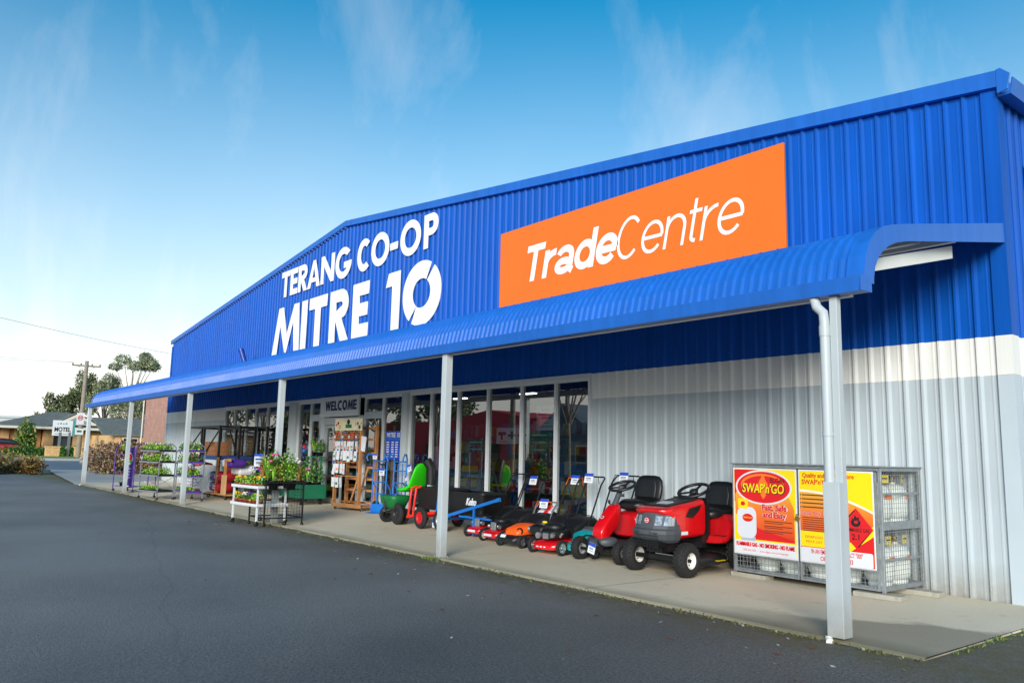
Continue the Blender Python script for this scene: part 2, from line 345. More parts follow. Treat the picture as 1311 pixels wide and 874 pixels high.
# ================================================================== THE GROUND
def ground_mat(name, base, light, speck, sc, rough, bump, extra=None):
    m = bpy.data.materials.new(name); m.use_nodes = True; t = m.node_tree; p = t.nodes['Principled BSDF']
    tcn = N('ShaderNodeTexCoord', t); O = tcn.outputs['Object']
    def noise(s, d=5, r=.5, dis=0):
        z = N('ShaderNodeTexNoise', t); z.inputs['Scale'].default_value = s; z.inputs['Detail'].default_value = d; z.inputs['Roughness'].default_value = r; z.inputs['Distortion'].default_value = dis; LK(O, z.inputs[0], t); return z.outputs[0]
    def rng(v, a, b, c=0, d=1):
        r = N('ShaderNodeMapRange', t); r.inputs[1].default_value = a; r.inputs[2].default_value = b; r.inputs[3].default_value = c; r.inputs[4].default_value = d; LK(v, r.inputs[0], t); return r.outputs[0]
    def mix(f, a, b, bt='MIX'):
        x = N('ShaderNodeMixRGB', t, blend_type=bt)
        for i, v in enumerate((f, a, b)):
            if isinstance(v, (int, float)): x.inputs[i].default_value = v
            elif isinstance(v, tuple): x.inputs[i].default_value = v
            else: LK(v, x.inputs[i], t)
        return x.outputs[0]
    big = noise(.22, 4, .55, .5)
    c = mix(rng(big, .35, .68), srgb(base), srgb(light))
    g = noise(sc, 3, .8)
    c = mix(1.0, c, mix(rng(g, .3, .7), (1-speck,)*3+(1,), (1+speck,)*3+(1,)), 'MULTIPLY')
    if extra: c = extra(t, c, noise, rng, mix, O)
    LK(c, p.inputs['Base Color'], t); LK(rng(big, .3, .7, rough-.1, rough+.08), p.inputs['Roughness'], t)
    b = N('ShaderNodeBump', t); b.inputs['Strength'].default_value = bump; b.inputs['Distance'].default_value = .01; LK(g, b.inputs['Height'], t); LK(b.outputs[0], p.inputs['Normal'], t)
    return m
def asph_extra(t, c, noise, rng, mix, O):
    s = N('ShaderNodeSeparateXYZ', t); LK(O, s.inputs[0], t)
    # left side of the yard paler: sky sheen painted into the base colour
    sheen = MATH('MULTIPLY', rng(MATH('ADD', s.outputs[0], MATH('MULTIPLY', s.outputs[1], -.25, nt_=t), nt_=t), 3.2, -3.0), rng(noise(.35, 3, .5), .05, .62), nt_=t)
    c = mix(MATH('MULTIPLY', sheen, .66, nt_=t), c, srgb('#8b8984'))
    g2 = noise(95, 2, .8); c = mix(1.0, c, mix(rng(g2, .3, .7), (.5,)*3+(1,), (1.5,)*3+(1,)), 'MULTIPLY')
    # pale worn stones, a few dark drips
    st = rng(noise(70, 2, .6), .66, .72); c = mix(MATH('MULTIPLY', st, .6, nt_=t), c, srgb('#9a9a94'))
    # moss and silt along the apron edge
    wob = MATH('MULTIPLY', MATH('SUBTRACT', noise(1.3, 6, .7), .5, nt_=t), .8, nt_=t)
    e = MATH('ADD', MATH('ADD', s.outputs[1], 3.42, nt_=t), wob, nt_=t)
    f = MATH('MULTIPLY', rng(e, -.55, .05), rng(noise(7, 5, .7), .30, .58), nt_=t)
    c = mix(MATH('MULTIPLY', f, .9, nt_=t), c, srgb('#565233'))
    # a long hairline crack
    k = MATH('ABSOLUTE', MATH('ADD', MATH('ADD', MATH('MULTIPLY', s.outputs[0], .24, nt_=t), s.outputs[1], nt_=t), MATH('ADD', 7.9, MATH('MULTIPLY', noise(.8, 5, .6), .5, nt_=t), nt_=t), nt_=t), nt_=t)
    c = mix(MATH('MULTIPLY', rng(k, .02, .003), .22, nt_=t), c, srgb('#24272a'))
    return c
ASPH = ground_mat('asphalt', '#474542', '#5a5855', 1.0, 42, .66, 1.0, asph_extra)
def conc_extra(t, c, noise, rng, mix, O):
    s = N('ShaderNodeSeparateXYZ', t); LK(O, s.inputs[0], t)
    wob = MATH('MULTIPLY', MATH('SUBTRACT', noise(.9, 6, .6), .5, nt_=t), 1.6, nt_=t)
    # damp corner by the end post
    q = MATH('ADD', MATH('SUBTRACT', MATH('MULTIPLY', s.outputs[0], .55, nt_=t), MATH('MULTIPLY', s.outputs[1], 1.0, nt_=t), nt_=t), wob, nt_=t)
    wet = MATH('MULTIPLY', rng(q, 1.9, 2.1), rng(s.outputs[0], -1.6, -.6), nt_=t)
    c = mix(MATH('MULTIPLY', wet, .62, nt_=t), c, srgb('#5a5547'))
    # silt and moss at the outer edge
    e = MATH('ADD', s.outputs[1], MATH('MULTIPLY', wob, .25, nt_=t), nt_=t)
    c = mix(MATH('MULTIPLY', rng(e, -2.86, -3.16), .55, nt_=t), c, srgb('#55543a'))
    return mix(MATH('MULTIPLY', rng(noise(3.2, 8, .7), .56, .72), .35, nt_=t), c, srgb('#7d7464'))
CONC = ground_mat('concrete', '#d2c4a6', '#e2d6bd', .12, 60, .82, .18, conc_extra)
PATHC = ground_mat('pale_concrete', '#9b9c98', '#aeb0ac', .1, 30, .85, .15)
ROADM = ground_mat('road_asphalt', '#5a6874', '#6d7b87', .12, 25, .8, .2)
EARTH = ground_mat('verge_soil', '#5b5a42', '#6d7048', .25, 8, .95, .4)
GRASSG = ground_mat('mown_grass', '#4f7a2a', '#6d9638', .25, 12, .95, .5)
def sheet(name, xs, ys, zf, m):
    b = MB(); vs = [(x, y, zf(x, y)) for x in xs for y in ys]; ny = len(ys)
    b.add(vs, [(i*ny+j, (i+1)*ny+j, (i+1)*ny+j+1, i*ny+j+1) for i in range(len(xs)-1) for j in range(ny-1)], 0, True)
    return struct(b.build(name, m))
rg = lambda a, b, n: [a+(b-a)*i/n for i in range(n+1)]
sheet('ground', [-1500,-600,-200,-120,-95]+rg(-80,-46,17)+[-40,-20,0,50,300], [-900,-200,-60,-30,0,30,60,200,900], lambda x, y: zg(x)-.07, EARTH)
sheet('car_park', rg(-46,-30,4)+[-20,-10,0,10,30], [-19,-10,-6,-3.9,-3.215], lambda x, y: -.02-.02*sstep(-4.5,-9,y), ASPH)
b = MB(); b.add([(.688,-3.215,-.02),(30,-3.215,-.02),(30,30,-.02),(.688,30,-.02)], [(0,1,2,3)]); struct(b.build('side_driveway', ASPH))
# far driveway apron between the car park and the road
b = MB(); b.add([(-30.6,-3.2,-.004),(-30.6,8,-.004),(-49,8,-.002),(-49,-1.1,-.002),(-45,-1.7,-.002)], [(0,1,2,3,4)]); struct(b.build('crossover', PATHC))
sheet('road', rg(-63,-49,14), [-300,-60,0,60,300], lambda x, y: zg(x)-.03, ROADM)
sheet('street_behind', [-400,-60,-30,30,200], [-31,-19.2], lambda x, y: zg(x)-.035, ROADM)
b = MB()
for i in range(14):
    x0 = -63.2
    b.box(x0, x0+.25, -60+i*9, -60+i*9+8.99, zg(x0)-.06, zg(x0)+.12)
struct(b.build('kerb', PATHC))
sheet('footpath', rg(-65.6,-63.2,3), [-200,-40,0,40,200], lambda x, y: zg(x)+.06, PATHC)
sheet('grass_verge', rg(-74,-65.6,6), [-200,-40,0,40,200], lambda x, y: zg(x)+.05, GRASSG)
# apron slab in bays with open joints
slab = struct(MB().box(-30.55, .66, -3.17, 0, -.3, -.035).build('concrete_apron', CONC))
xs = [.69, -2.9, -5.85, -8.9, -11.7, -14.6, -17.5, -20.4, -23.3, -26.2, -28.4, -30.6]
for i in range(len(xs)-1):
    x1, x0 = xs[i], xs[i+1]; b = MB(); n = 6; g = .006
    X = rg(x0+g, x1-g, n); Y = [-3.2, -3.17, -2.2, -1.2, 0.02]
    if i == 0: Y = [-3.2, -3.17, -2.2, -1.2, -.03]
    vs = [(x, y, zs(x, y)-(.012 if y == -3.2 else 0)) for x in X for y in Y]; m_ = len(Y)
    b.add(vs, [(p*m_+j, (p+1)*m_+j, (p+1)*m_+j+1, p*m_+j+1) for p in range(n) for j in range(m_-1)])
    for (a, c) in ((X[0], X[0]), (X[-1], X[-1])): b.quad((a,-3.2,-.1), (c,.0,-.1), (c,.0,zs(a,0)), (a,-3.2,-.012))
    b.quad((X[0],-3.2,-.1), (X[-1],-3.2,-.1), (X[-1],-3.2,-.012), (X[0],-3.2,-.012))
    o = b.build('slab_bay', CONC, slab)
# the strip of slab that runs back beside the building
b = MB(); b.add([(.275,-.02,.0),(.69,-.02,.0),(.69,30,.0),(.275,30,.0),(.69,-.02,-.1),(.69,30,-.1)], [(0,1,2,3),(1,4,5,2)]); struct(b.build('side_strip', CONC))
# loose leaves, grit and weed tufts
b = MB(); rnd.seed(5)
for i in range(230):
    x = rnd.uniform(-14, 3.2); y = -3.25-abs(rnd.gauss(0, 1.1)); r = rnd.uniform(.008, .03) if i % 3 else rnd.uniform(.02, .045); a = rnd.uniform(0, 6.3); z = -.017-.02*sstep(-4.5,-9,y)
    p = [(x+r*math.cos(a+k*1.57)*(1 if k % 2 else .55), y+r*math.sin(a+k*1.57)*(1 if k % 2 else .55), z+rnd.uniform(.0, .012)) for k in range(4)]
    b.add(p, [(0,1,2,3)], i % 3)
tag(stuff(b.build('leaf_litter', [mat('dry_leaf','#7a4630',.8), mat('pale_grit','#a5a295',.8), mat('old_leaf','#6e6a52',.8)])), 'dry brown leaves and pale grit scattered on the asphalt near the concrete edge', 'leaf litter')
def leaf_quads(b, pts, size, m=0, asp=.5, up=0.0, rs=None):
    q = rs or rnd
    for p in pts:
        s = size*q.uniform(.6, 1.25); d = Vector((q.gauss(0,1), q.gauss(0,1), q.gauss(0,1)+up)).normalized(); d, u, w = frame_for(d)
        t = q.uniform(0, PI); u2 = u*math.cos(t)+w*math.sin(t); p = Vector(p)
        b.add([p, p+d*s*.5+u2*s*asp*.5, p+d*s, p+d*s*.5-u2*s*asp*.5], [(0,1,2,3)], m)
def weeds(x0, x1, y0, y1, n, label):
    b = MB()
    for i in range(n):
        x = rnd.uniform(x0, x1); y = rnd.uniform(y0, y1)
        leaf_quads(b, [(x+rnd.gauss(0,.015), y+rnd.gauss(0,.015), -.02) for _ in range(6)], .032, 0, .4, 1.2)
    return tag(stuff(b.build('weeds', leafmat('weed_leaf','#3f5a22','#7f9440',sc=6))), label, 'weeds')
weeds(-5.98, -5.7, -3.34, -3.22, 26, 'small green weeds growing at the foot of the slim post left of the mowers')
weeds(.70, .76, -2.9, -.4, 30, 'thin line of green weeds along the right end of the concrete apron')
b = MB()
for i in range(2600):
    x = rnd.uniform(-29, .7); y = -3.21-abs(rnd.gauss(0,.05))-.05*math.sin(x*2.1)**2; leaf_quads(b, [(x,y,-.02)], .03, 0, .7, .6)
tag(stuff(b.build('moss', leafmat('moss_leaf', '#3e4426', '#6f7040'))), 'dull green moss creeping along the front edge of the concrete apron', 'moss')

# ================================================================== THE STORE
XL, XR, XP = -30.7, .265, -15.43
def ztop(x): return 5.56+(XR-x)*.1130 if x > XP else 5.56+(XR-XP)*.1130-(XP-x)*.1130
store = thing('hardware_store', 'big blue corrugated steel hardware shed with white and grey lower walls', 'store', (0,0,0))
PIT = .2027; PROF = [(0,0),(.058,0),(.062,-.004),(.078,-.004),(.082,0),(.124,0),(.134,-.030),(.160,-.030),(.184,0)]
def ribbed(x0, x1, zb, zt, flip=False, base=0.0, cuts=()):
    """trapezoid-ribbed sheet between x0 and x1; zb, zt functions of x. flip -> runs along y on the plane x = base"""
    cs = []; k = math.floor(x0/PIT)-1
    while k*PIT < x1+PIT:
        for a, d in PROF: cs.append((k*PIT+a, d))
        k += 1
    out = []
    for i in range(len(cs)-1):
        (a, d), (c, e) = cs[i], cs[i+1]
        if a < x0 < c: out.append((x0, d+(e-d)*(x0-a)/(c-a)))
        if x0 <= a <= x1: out.append((a, d))
        for q in cuts:
            if a < q < c: out.append((q, d+(e-d)*(q-a)/(c-a)))
        if a < x1 < c: out.append((x1, d+(e-d)*(x1-a)/(c-a)))
    out.sort(); b = MB()
    vs = [p for (x, d) in out for p in (((base-d, x, zb(x)), (base-d, x, zt(x))) if flip else ((x, base+d, zb(x)), (x, base+d, zt(x))))]
    n = len(out); b.add(vs, [((i*2), (i*2+2), (i*2+3), (i*2+1)) for i in range(n-1)])
    return b
KZ = 2.795; GZ = 2.37
ribbed(XL+.06, XR-.1, lambda x: KZ, lambda x: ztop(x)+.02, cuts=(XP,)).build('upper_wall_sheeting', BLUE, store)
for a, c in ((-6.10, XR-.1), (XL+.06, -23.84)):
    ribbed(a, c, lambda x: GZ, lambda x: KZ-.001).build('white_wall_band', WHITEB, store)
    ribbed(a, c, lambda x: -.02, lambda x: GZ-.001).build('lower_wall_sheeting', GREYB, store)
for nm, z0, z1, m_ in (('side_wall_sheeting', KZ, 5.5, BLUE), ('white_wall_band', GZ, KZ-.001, WHITEB), ('lower_wall_sheeting', .0, GZ-.001, GREYB)):
    ribbed(.1, 30, lambda x: z0, lambda x: z1, flip=True, base=XR).build(nm, m_, store)
# corner trims, in the colour of the band they cross
for z0, z1, m_, nm in ((KZ, 5.60, BLUE, 'corner_trim'), (GZ, KZ-.002, WHITEB, 'corner_trim'), (-.02, GZ-.002, GREYT, 'corner_trim')):
    b = MB(); b.box(XR-.13, XR+.034, -.034, -.028, z0, z1); b.box(XR+.028, XR+.034, -.027, .12, z0, z1); b.build(nm, m_, store)
for z0, z1, m_ in ((KZ,5.5,BLUE),(GZ,KZ-.002,WHITEB),(-.02,GZ-.002,GREYT)): MB().box(XL-.03, XL+.1, -.034, .1, z0, z1).build('corner_trim', m_, store)
# left side wall, back wall
MB().box(XL, XL+.06, .1, 30, 0, 5.5).build('left_side_wall', GREYB, store)
b = MB(); b.prism([(XL,0),(XR,0),(XR,5.5),(XP,ztop(XP)),(XL,5.5)], 'y', 29.9, 30); b.build('back_wall', GREYB, store)
for s, (xa, xb) in enumerate(((XP, XR+.05), (XL-.05, XP))):
    za, zb = ztop(xa)-.02, ztop(xb)-.02; b = MB()
    b.add([(xa,.03,za),(xb,.03,zb),(xb,30,zb),(xa,30,za),(xa,.03,za-.06),(xb,.03,zb-.06),(xb,30,zb-.06),(xa,30,za-.06)],
          [(0,1,2,3),(7,6,5,4),(0,4,5,1),(1,5,6,2),(2,6,7,3),(3,7,4,0)]); b.build('roof_sheet', BLUEC, store)
# barge capping along the gable, in lengths that butt together
def cap(x0, x1, h0, h1):
    b = MB()
    def sec(x, h): z = ztop(x); return [(x,-.085,z),(x,-.085,z+h),(x,.10,z+h+.015),(x,.10,z+h-.01),(x,-.060,z+h-.02),(x,-.060,z+.01),(x,-.045,z+.01),(x,-.045,z-.01)]
    n = 8; b.add(sec(x0,h0)+sec(x1,h1), [(i, (i+1) % n, n+(i+1) % n, n+i) for i in range(n)]+[tuple(range(n)), tuple(range(n,2*n))[::-1]])
    return b
for a, c in ((XR+.06, -3.85), (-3.856, -7.3), (-7.306, -11.4), (-11.406, XP)):
    hh = lambda x: .15+.04*(x-XP)/(XR-XP)
    cap(a, c, hh(a), hh(c)).build('barge_capping', BLUEC, store)
for a, c in ((XP-.003, -20.5), (-20.506, -25.6), (-25.606, XL-.06)):
    cap(a, c, .15, .15).build('barge_capping', BLUEC, store)
b = MB(); b.prism([(.30,5.46),(.44,5.46),(.47,5.64),(.455,5.64),(.43,5.49),(.315,5.49),(.315,5.74),(.30,5.74)], 'y', -.02, 30); b.build('side_gutter', BLUEC, store)
b = MB(); b.prism([(.326,5.47),(.435,5.49),(.468,5.66),(.37,5.755),(.326,5.75)], 'y', -.092, -.075); b.build('gutter_end_flashing', BLUEC, store, bevel=.004)
MB().box(.305,.33,.66,2.6,4.42,4.86).build('side_wall_sign_panel', SIGNW, store)
# screws on the sheeting (rows of heads on every pan beside the rib)
def screws(name, xs_, zs_, m_):
    b = MB()
    for x in xs_:
        for z in zs_(x):
            b.lathe([(.0,-.001),(.007,-.001),(.007,-.004),(.004,-.006),(0,-.006)], (x,-.031,z), (0,1,0), 6)
    return stuff(b.build(name, m_, store))
kx = [k*PIT+.144 for k in range(-29, 0) if k*PIT+.144 < .1]
screws('screw_heads', kx, lambda x: [2.9, 3.6, 4.25, 4.95, ztop(x)-.12], BLUEC)
screws('screw_heads', kx, lambda x: [.12, .9, 1.65], GREYT)

# ------------------------------------------------------------------ shopfront
def glassmat():
    m = bpy.data.materials.new('tinted_glass'); m.use_nodes = True; t = m.node_tree; t.nodes.clear()
    f = N('ShaderNodeFresnel', t); f.inputs['IOR'].default_value = 2.9
    gl = N('ShaderNodeBsdfGlossy', t); gl.inputs['Roughness'].default_value = .0; gl.inputs['Color'].default_value = (.9,.93,.95,1)
    tr = N('ShaderNodeBsdfTransparent', t); tr.inputs['Color'].default_value = (.62,.66,.67,1)
    tcn = N('ShaderNodeTexCoord', t); z = N('ShaderNodeTexNoise', t); z.inputs['Scale'].default_value = .7; z.inputs['Detail'].default_value = 1; LK(tcn.outputs['Object'], z.inputs[0], t)
    bp = N('ShaderNodeBump', t); bp.inputs['Strength'].default_value = .04; bp.inputs['Distance'].default_value = .02; LK(z.outputs[0], bp.inputs['Height'], t); LK(bp.outputs[0], gl.inputs['Normal'], t)
    mx = N('ShaderNodeMixShader', t); gb = N('ShaderNodeNewGeometry', t); LK(MATH('MULTIPLY', f.outputs[0], MATH('SUBTRACT', 1.0, gb.outputs['Backfacing'], nt_=t), nt_=t), mx.inputs[0], t); LK(tr.outputs[0], mx.inputs[1], t); LK(gl.outputs[0], mx.inputs[2], t)
    o = N('ShaderNodeOutputMaterial', t); LK(mx.outputs[0], o.inputs[0], t); return m
GLASS = glassmat()
HZ = 2.72
MB().box(-23.84, -6.10, -.045, .03, HZ, KZ+.004).build('window_head_trim', FRAMEW, store)
MB().box(-23.84, -16.29, .0, .14, .05, .19).build('sill', FRAMEW, store)
MB().box(-14.18, -6.10, .0, .14, -.02, .17).build('sill', FRAMEW, store)
def window(x0, x1, transom=False, w0=.05, w1=.05):
    """one shopfront light: frame (left jamb, right jamb, head, bottom rail) and its pane"""
    b = MB(); zb = .19; d0, d1 = -.02, .07
    b.box(x0, x0+w0/2, d0, d1, zb, HZ); b.box(x1-w1/2, x1, d0, d1, zb, HZ)
    b.box(x0+w0/2, x1-w1/2, d0+.01, d1, zb, zb+.05); b.box(x0+w0/2, x1-w1/2, d0+.01, d1, HZ-.04, HZ)
    f = b.build('window', FRAMEW, store)
    a, c = x0+w0/2, x1-w1/2
    if transom:
        MB().box(a, c, -.01, .06, 2.20, 2.37).build('transom_panel', GREYT, f)
        MB().box(a, c, .03, .036, zb+.05, 2.20).build('pane', GLASS, f); MB().box(a, c, .03, .036, 2.37, HZ-.04).build('pane', GLASS, f)
    else: MB().box(a, c, .03, .036, zb+.05, HZ-.04).build('pane', GLASS, f)
    return f
for a, c in ((-7.01,-6.15),(-7.96,-7.013),(-9.0,-7.963),(-10.01,-9.003),(-11.03,-10.013),(-11.90,-11.033),(-13.10,-12.14),(-19.2,-18.37),(-20.15,-19.203),(-21.09,-20.153),(-21.92,-21.093),(-22.95,-21.923),(-23.84,-22.953)):
    window(a, c)
window(-14.0, -13.103, True); window(-17.06, -16.29, True); window(-17.88, -17.063)
MB().box(-6.148,-6.10,-.05,.07,-.02,HZ-.002).build('door_jamb', FRAMEW, store)
for a, c in ((-12.137,-11.903),(-18.367,-17.883)):
    MB().box(a, c, -.09, .08, .0, HZ).build('pillar', POSTW, store, bevel=.006)
for a, c in ((-14.18,-14.003),(-16.287,-16.10)):
    MB().box(a, c, -.07, .08, .0, 2.29).build('door_post', POSTW, store, bevel=.005)
MB().box(-16.10,-14.18,-.06,.10,2.08,2.26).build('door_operator_box', ALU, store, bevel=.004)
wb = MB().box(-16.30,-14.15,-.10,-.05,2.285,2.80).build('welcome_board', FRAMEW, store, bevel=.004)
x = -15.98
for ch, w_ in zip('WELCOME', (.30,.17,.16,.235,.245,.28,.165)):
    me = glyph([[(p[0], p[1]) for p in lp] for lp in G(ch, w_/.245, .24)], .004, NAVY, 'letter')
    o = link(me, 'letter', wb, (x, -.106, 2.44)); o.scale = (.245, 1, .245); x += w_+.026
door = MB()
door.box(-16.08,-16.03,.0,.04,.10,2.07); door.box(-15.18,-15.12,.0,.04,.10,2.07); door.box(-16.03,-15.18,.0,.04,.10,.22); door.box(-16.03,-15.18,.0,.04,2.0,2.07)
d_ = door.build('sliding_door', ALU, store); MB().box(-16.03,-15.18,.017,.023,.22,2.0).build('pane', GLASS, d_)
MB().box(-15.62,-15.30,-.004,.0,1.05,1.36).build('door_notice', CARD, d_); MB().box(-15.60,-15.32,-.008,-.005,1.06,1.20).build('door_notice_print', BLUEP, d_)
MB().box(-15.60,-15.34,-.004,.0,1.62,1.80).build('door_notice', CARD, d_); MB().box(-15.55,-15.33,-.004,.0,1.42,1.5).build('door_notice', CARD, d_)
MB().box(-15.17,-15.10,-.005,.0,.8,1.0).build('handle', BLACKM, d_)
# interior shell
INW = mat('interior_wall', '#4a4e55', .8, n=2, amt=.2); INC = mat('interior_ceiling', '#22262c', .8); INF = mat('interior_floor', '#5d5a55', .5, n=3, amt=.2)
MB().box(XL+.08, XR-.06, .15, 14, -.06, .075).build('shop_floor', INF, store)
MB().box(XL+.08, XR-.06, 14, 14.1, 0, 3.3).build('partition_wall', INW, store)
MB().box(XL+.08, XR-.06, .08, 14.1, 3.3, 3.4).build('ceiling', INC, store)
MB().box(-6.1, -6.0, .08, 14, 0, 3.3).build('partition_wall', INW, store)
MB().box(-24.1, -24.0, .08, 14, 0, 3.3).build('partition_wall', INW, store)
for (x, y) in ((-15.7,4.0),(-12.6,4.0)):
    l_ = thing('ceiling_light', 'lit tube light on the dark shop ceiling, '+{-15.7:'left one of two',-12.6:'right one of two'}[x], 'light', (x,y,3.02), 0, 'lights inside the shop')
    MB().box(-.3,.3,-.05,.05,-.03,.0).build('diffuser', LAMPM, l_); MB().box(-.32,.32,-.07,.07,.001,.02).build('housing', FRAMEW, l_)
# shelving and goods inside
def shelf_unit(x, y, L, rz, label, seed):
    q = random.Random(seed); t = thing('shop_shelves', label, 'shelves', (x,y,.075), rz, 'shelving inside the shop')
    b = MB(); b.box(0,L,.2,.23,0,1.9)
    for k in range(5): b.box(0,L,-.2,.199,.08+k*.42,.10+k*.42)
    b.build('shelving', mat('shelf_grey','#8b8f93',.5), t)
    b = MB()
    for k in range(5):
        u = .02
        while u < L-.2:
            w_ = q.uniform(.07,.22); h = q.uniform(.12,.32); b.box(u,u+w_,-.17,q.uniform(.0,.15),.102+k*.42,.102+k*.42+h,q.randrange(6)); u += w_+q.uniform(.0,.06)
    stuff(b.build('stock', [REDD, BLUEP, YELPR, CARD, DGREEN, ORANGEP], t))
for i, (x, y, L, lb) in enumerate(((-11.4,2.4,2.6,'row of stocked shelves inside behind the black cart'),(-8.6,2.0,2.0,'row of stocked shelves inside behind the row of push mowers'),(-14.2,2.8,2.2,'row of stocked shelves inside right of the door'),(-18.9,2.2,2.3,'row of stocked shelves inside left of the door'),(-22.9,2.4,2.6,'row of stocked shelves inside behind the black cage'))):
    shelf_unit(x, y, L, 0, lb, 30+i)
# things seen behind the glass
def poster(x0, x1, z0, z1, y, label, prints, name='poster', cat='poster', m=CARD):
    t = thing(name, label, cat, ((x0+x1)/2, y, z0)); w = (x1-x0)/2
    MB().box(-w, w, -.003, .003, 0, z1-z0).build('sheet', m, t)
    for p in prints: p(t, w, z1-z0)
    return t
def bar(u0, u1, v0, v1, m): return lambda t, w, h: MB().box(-w+2*w*u0, -w+2*w*u1, -.006, -.0035, h*v0, h*v1).build('print', m, t)
def tx(s, u, v, sz, m, width=None, shear=0, off=.0): return lambda t, w, h: text(s, sz, m, t, (-w+2*w*u, -.0045, h*v), ext=.0008, width=width, shear=shear, off=off)
poster(-9.12,-8.10,1.62,1.93,.32,'wide white poster with a dark logo shape across two panes', [bar(.06,.30,.55,.75,BLKPR),bar(.14,.2,.25,.55,BLKPR),bar(.36,.60,.45,.6,BLKPR),bar(.44,.52,.3,.78,BLKPR),bar(.66,.93,.46,.6,BLKPR),bar(.72,.78,.3,.5,REDPR),bar(.1,.35,.1,.16,GREYPR)])
poster(-7.67,-7.2,1.86,2.31,.12,'white notice with red and black heading in the second pane from the right', [bar(.3,.6,.78,.86,BLKPR),bar(.62,.75,.76,.88,REDPR),bar(.12,.9,.60,.68,NAVY),bar(.3,.9,.46,.54,NAVY),bar(.45,.8,.28,.32,GREYPR),bar(.2,.9,.12,.18,GREYPR)])
poster(-11.1,-10.78,1.05,1.55,.12,'pale pink sheet of paper taped inside the glass behind the black cart', [bar(.1,.9,.7,.74,GREYPR),bar(.1,.8,.5,.54,GREYPR)], m=mat('pink_paper','#c98aa0',.7))
poster(-13.0,-12.65,1.0,1.45,.12,'white sheet taped inside the glass left of the green seat', [bar(.1,.9,.75,.8,GREYPR),bar(.1,.8,.6,.64,GREYPR),bar(.1,.85,.45,.49,GREYPR)])
poster(-16.95,-16.45,1.15,1.75,.12,'white sheet taped to the glass just left of the sliding door', [bar(.1,.9,.7,.74,GREYPR),bar(.1,.8,.5,.54,GREYPR)])
poster(-8.35,-7.9,.75,1.0,.2,'blue printed notice low inside the glass behind the mower handles', [bar(.1,.9,.6,.8,CARD),bar(.1,.7,.2,.35,CARD)], m=TAGB)
s_ = poster(-10.75,-9.55,2.55,2.95,3.0,'dark blue hanging department sign inside with white capitals PL', [tx('PL',.12,.5,.24,CARD)], 'hanging_sign', 'sign', mat('dim_blue','#16307a',.6))
for q in (-.5,.5): MB().box(q-.01,q+.01,-.005,.005,.4,.72).build('hanger', BLACKM, s_)
# step ladder behind the glass
t = thing('step_ladder', 'aluminium step ladder standing inside behind the black cart', 'ladder', (-10.75, .9, .075))
for sx in (-1,1):
    MB().beam((sx*.28,-.05,0),(sx*.14,.2,1.65),.03,.06).build('rail', ALU, t); MB().beam((sx*.30,.75,0),(sx*.14,.26,1.6),.025,.04).build('rear_leg', ALU, t)
for k in range(5): u = .18+k*.17; MB().box(-.28+.14*u,.28-.14*u,-.07+.25*u,.03+.25*u,1.65*u-.02,1.65*u).build('tread', ALU, t)
t = thing('tool_case', 'teal carry case with yellow base on the step ladder', 'case', (-10.75, .86, 1.02))
MB().box(-.17,.17,-.1,.1,0,.14).build('base', YELPR, t, bevel=.01); MB().prism([(-.17,.141),(.17,.141),(.12,.42),(-.12,.42)],'y',-.08,.08).build('case_body', TEAL, t, bevel=.02); MB().box(-.05,.03,-.085,-.081,.2,.3).build('case_label', CARD, t)

# ================================================================== THE AWNING
aw = thing('awning', 'long blue bullnose awning on white posts along the shop front', 'awning', (0,0,0))
AP = [(-.03,3.985),(-1.2,3.745),(-2.3,3.52),(-2.55,3.465),(-2.72,3.415),(-2.85,3.345),(-2.95,3.25),(-3.02,3.13),(-3.055,2.99),(-3.065,2.93)]
AX0, AX1 = -29.38, .17
nrm = []
for i in range(len(AP)):
    a = AP[max(i-1,0)]; c = AP[min(i+1,len(AP)-1)]; d = (c[0]-a[0], c[1]-a[1]); l = math.hypot(*d); nrm.append((d[1]/l, -d[0]/l))
nrm = [(n[0] if n[0] < 0 or i < 3 else n[0], n[1]) for i, n in enumerate(nrm)]
b = MB(); vs = []; P_ = .1013; cs = []
x = AX0
while x < AX1:
    for a, h in ((0,0),(.038,0),(.054,.024),(.078,.024),(.094,0)):
        if x+a <= AX1: cs.append((x+a, h))
    x += P_
for (x, h) in cs:
    for (p, n_) in zip(AP, nrm):
        s_ = -1 if n_[1] < 0 else 1
        vs.append((x, p[0]+n_[0]*h*s_, p[1]+n_[1]*h*s_))
K = len(AP); b.add(vs, [(i*K+j, i*K+j+1, (i+1)*K+j+1, (i+1)*K+j) for i in range(len(cs)-1) for j in range(K-1)])
b.build('roof_sheet', BLUEC, aw)
def end_flash(xa, xb):
    b = MB(); o1 = [(p[0]+n[0]*.030, p[1]+abs(n[1])*.030) for p, n in zip(AP, nrm)]; o1 = [(min(y_, y_), z_) for y_, z_ in o1]
    for i in range(len(o1)): 
        if i == len(o1)-1: o1[i] = (AP[i][0]-.03, 2.90)
    inn = [(-.03,3.80),(-1.2,3.59),(-2.3,3.39),(-2.5,3.34),(-2.64,3.285),(-2.75,3.22),(-2.84,3.14),(-2.90,3.05),(-2.925,2.96),(-2.93,2.90)]
    for j in range(K-1):
        b.add([(xa,*o1[j]),(xb,*o1[j]),(xb,*o1[j+1]),(xa,*o1[j+1])], [(0,1,2,3)])
        e = xb if xb > 0 else xa
        b.add([(e,*o1[j]),(e,*inn[j]),(e,*inn[j+1]),(e,*o1[j+1])], [(0,1,2,3)])
    return b
end_flash(.13,.290).build('end_flashing', BLUEC, aw); end_flash(-29.52,-29.34).build('end_flashing', BLUEC, aw)
b = MB(); b.prism([(-3.09,2.80),(-3.23,2.80),(-3.25,2.925),(-3.235,2.925),(-3.215,2.82),(-3.10,2.82),(-3.10,2.93),(-3.09,2.93)], 'x', -29.5, .335)
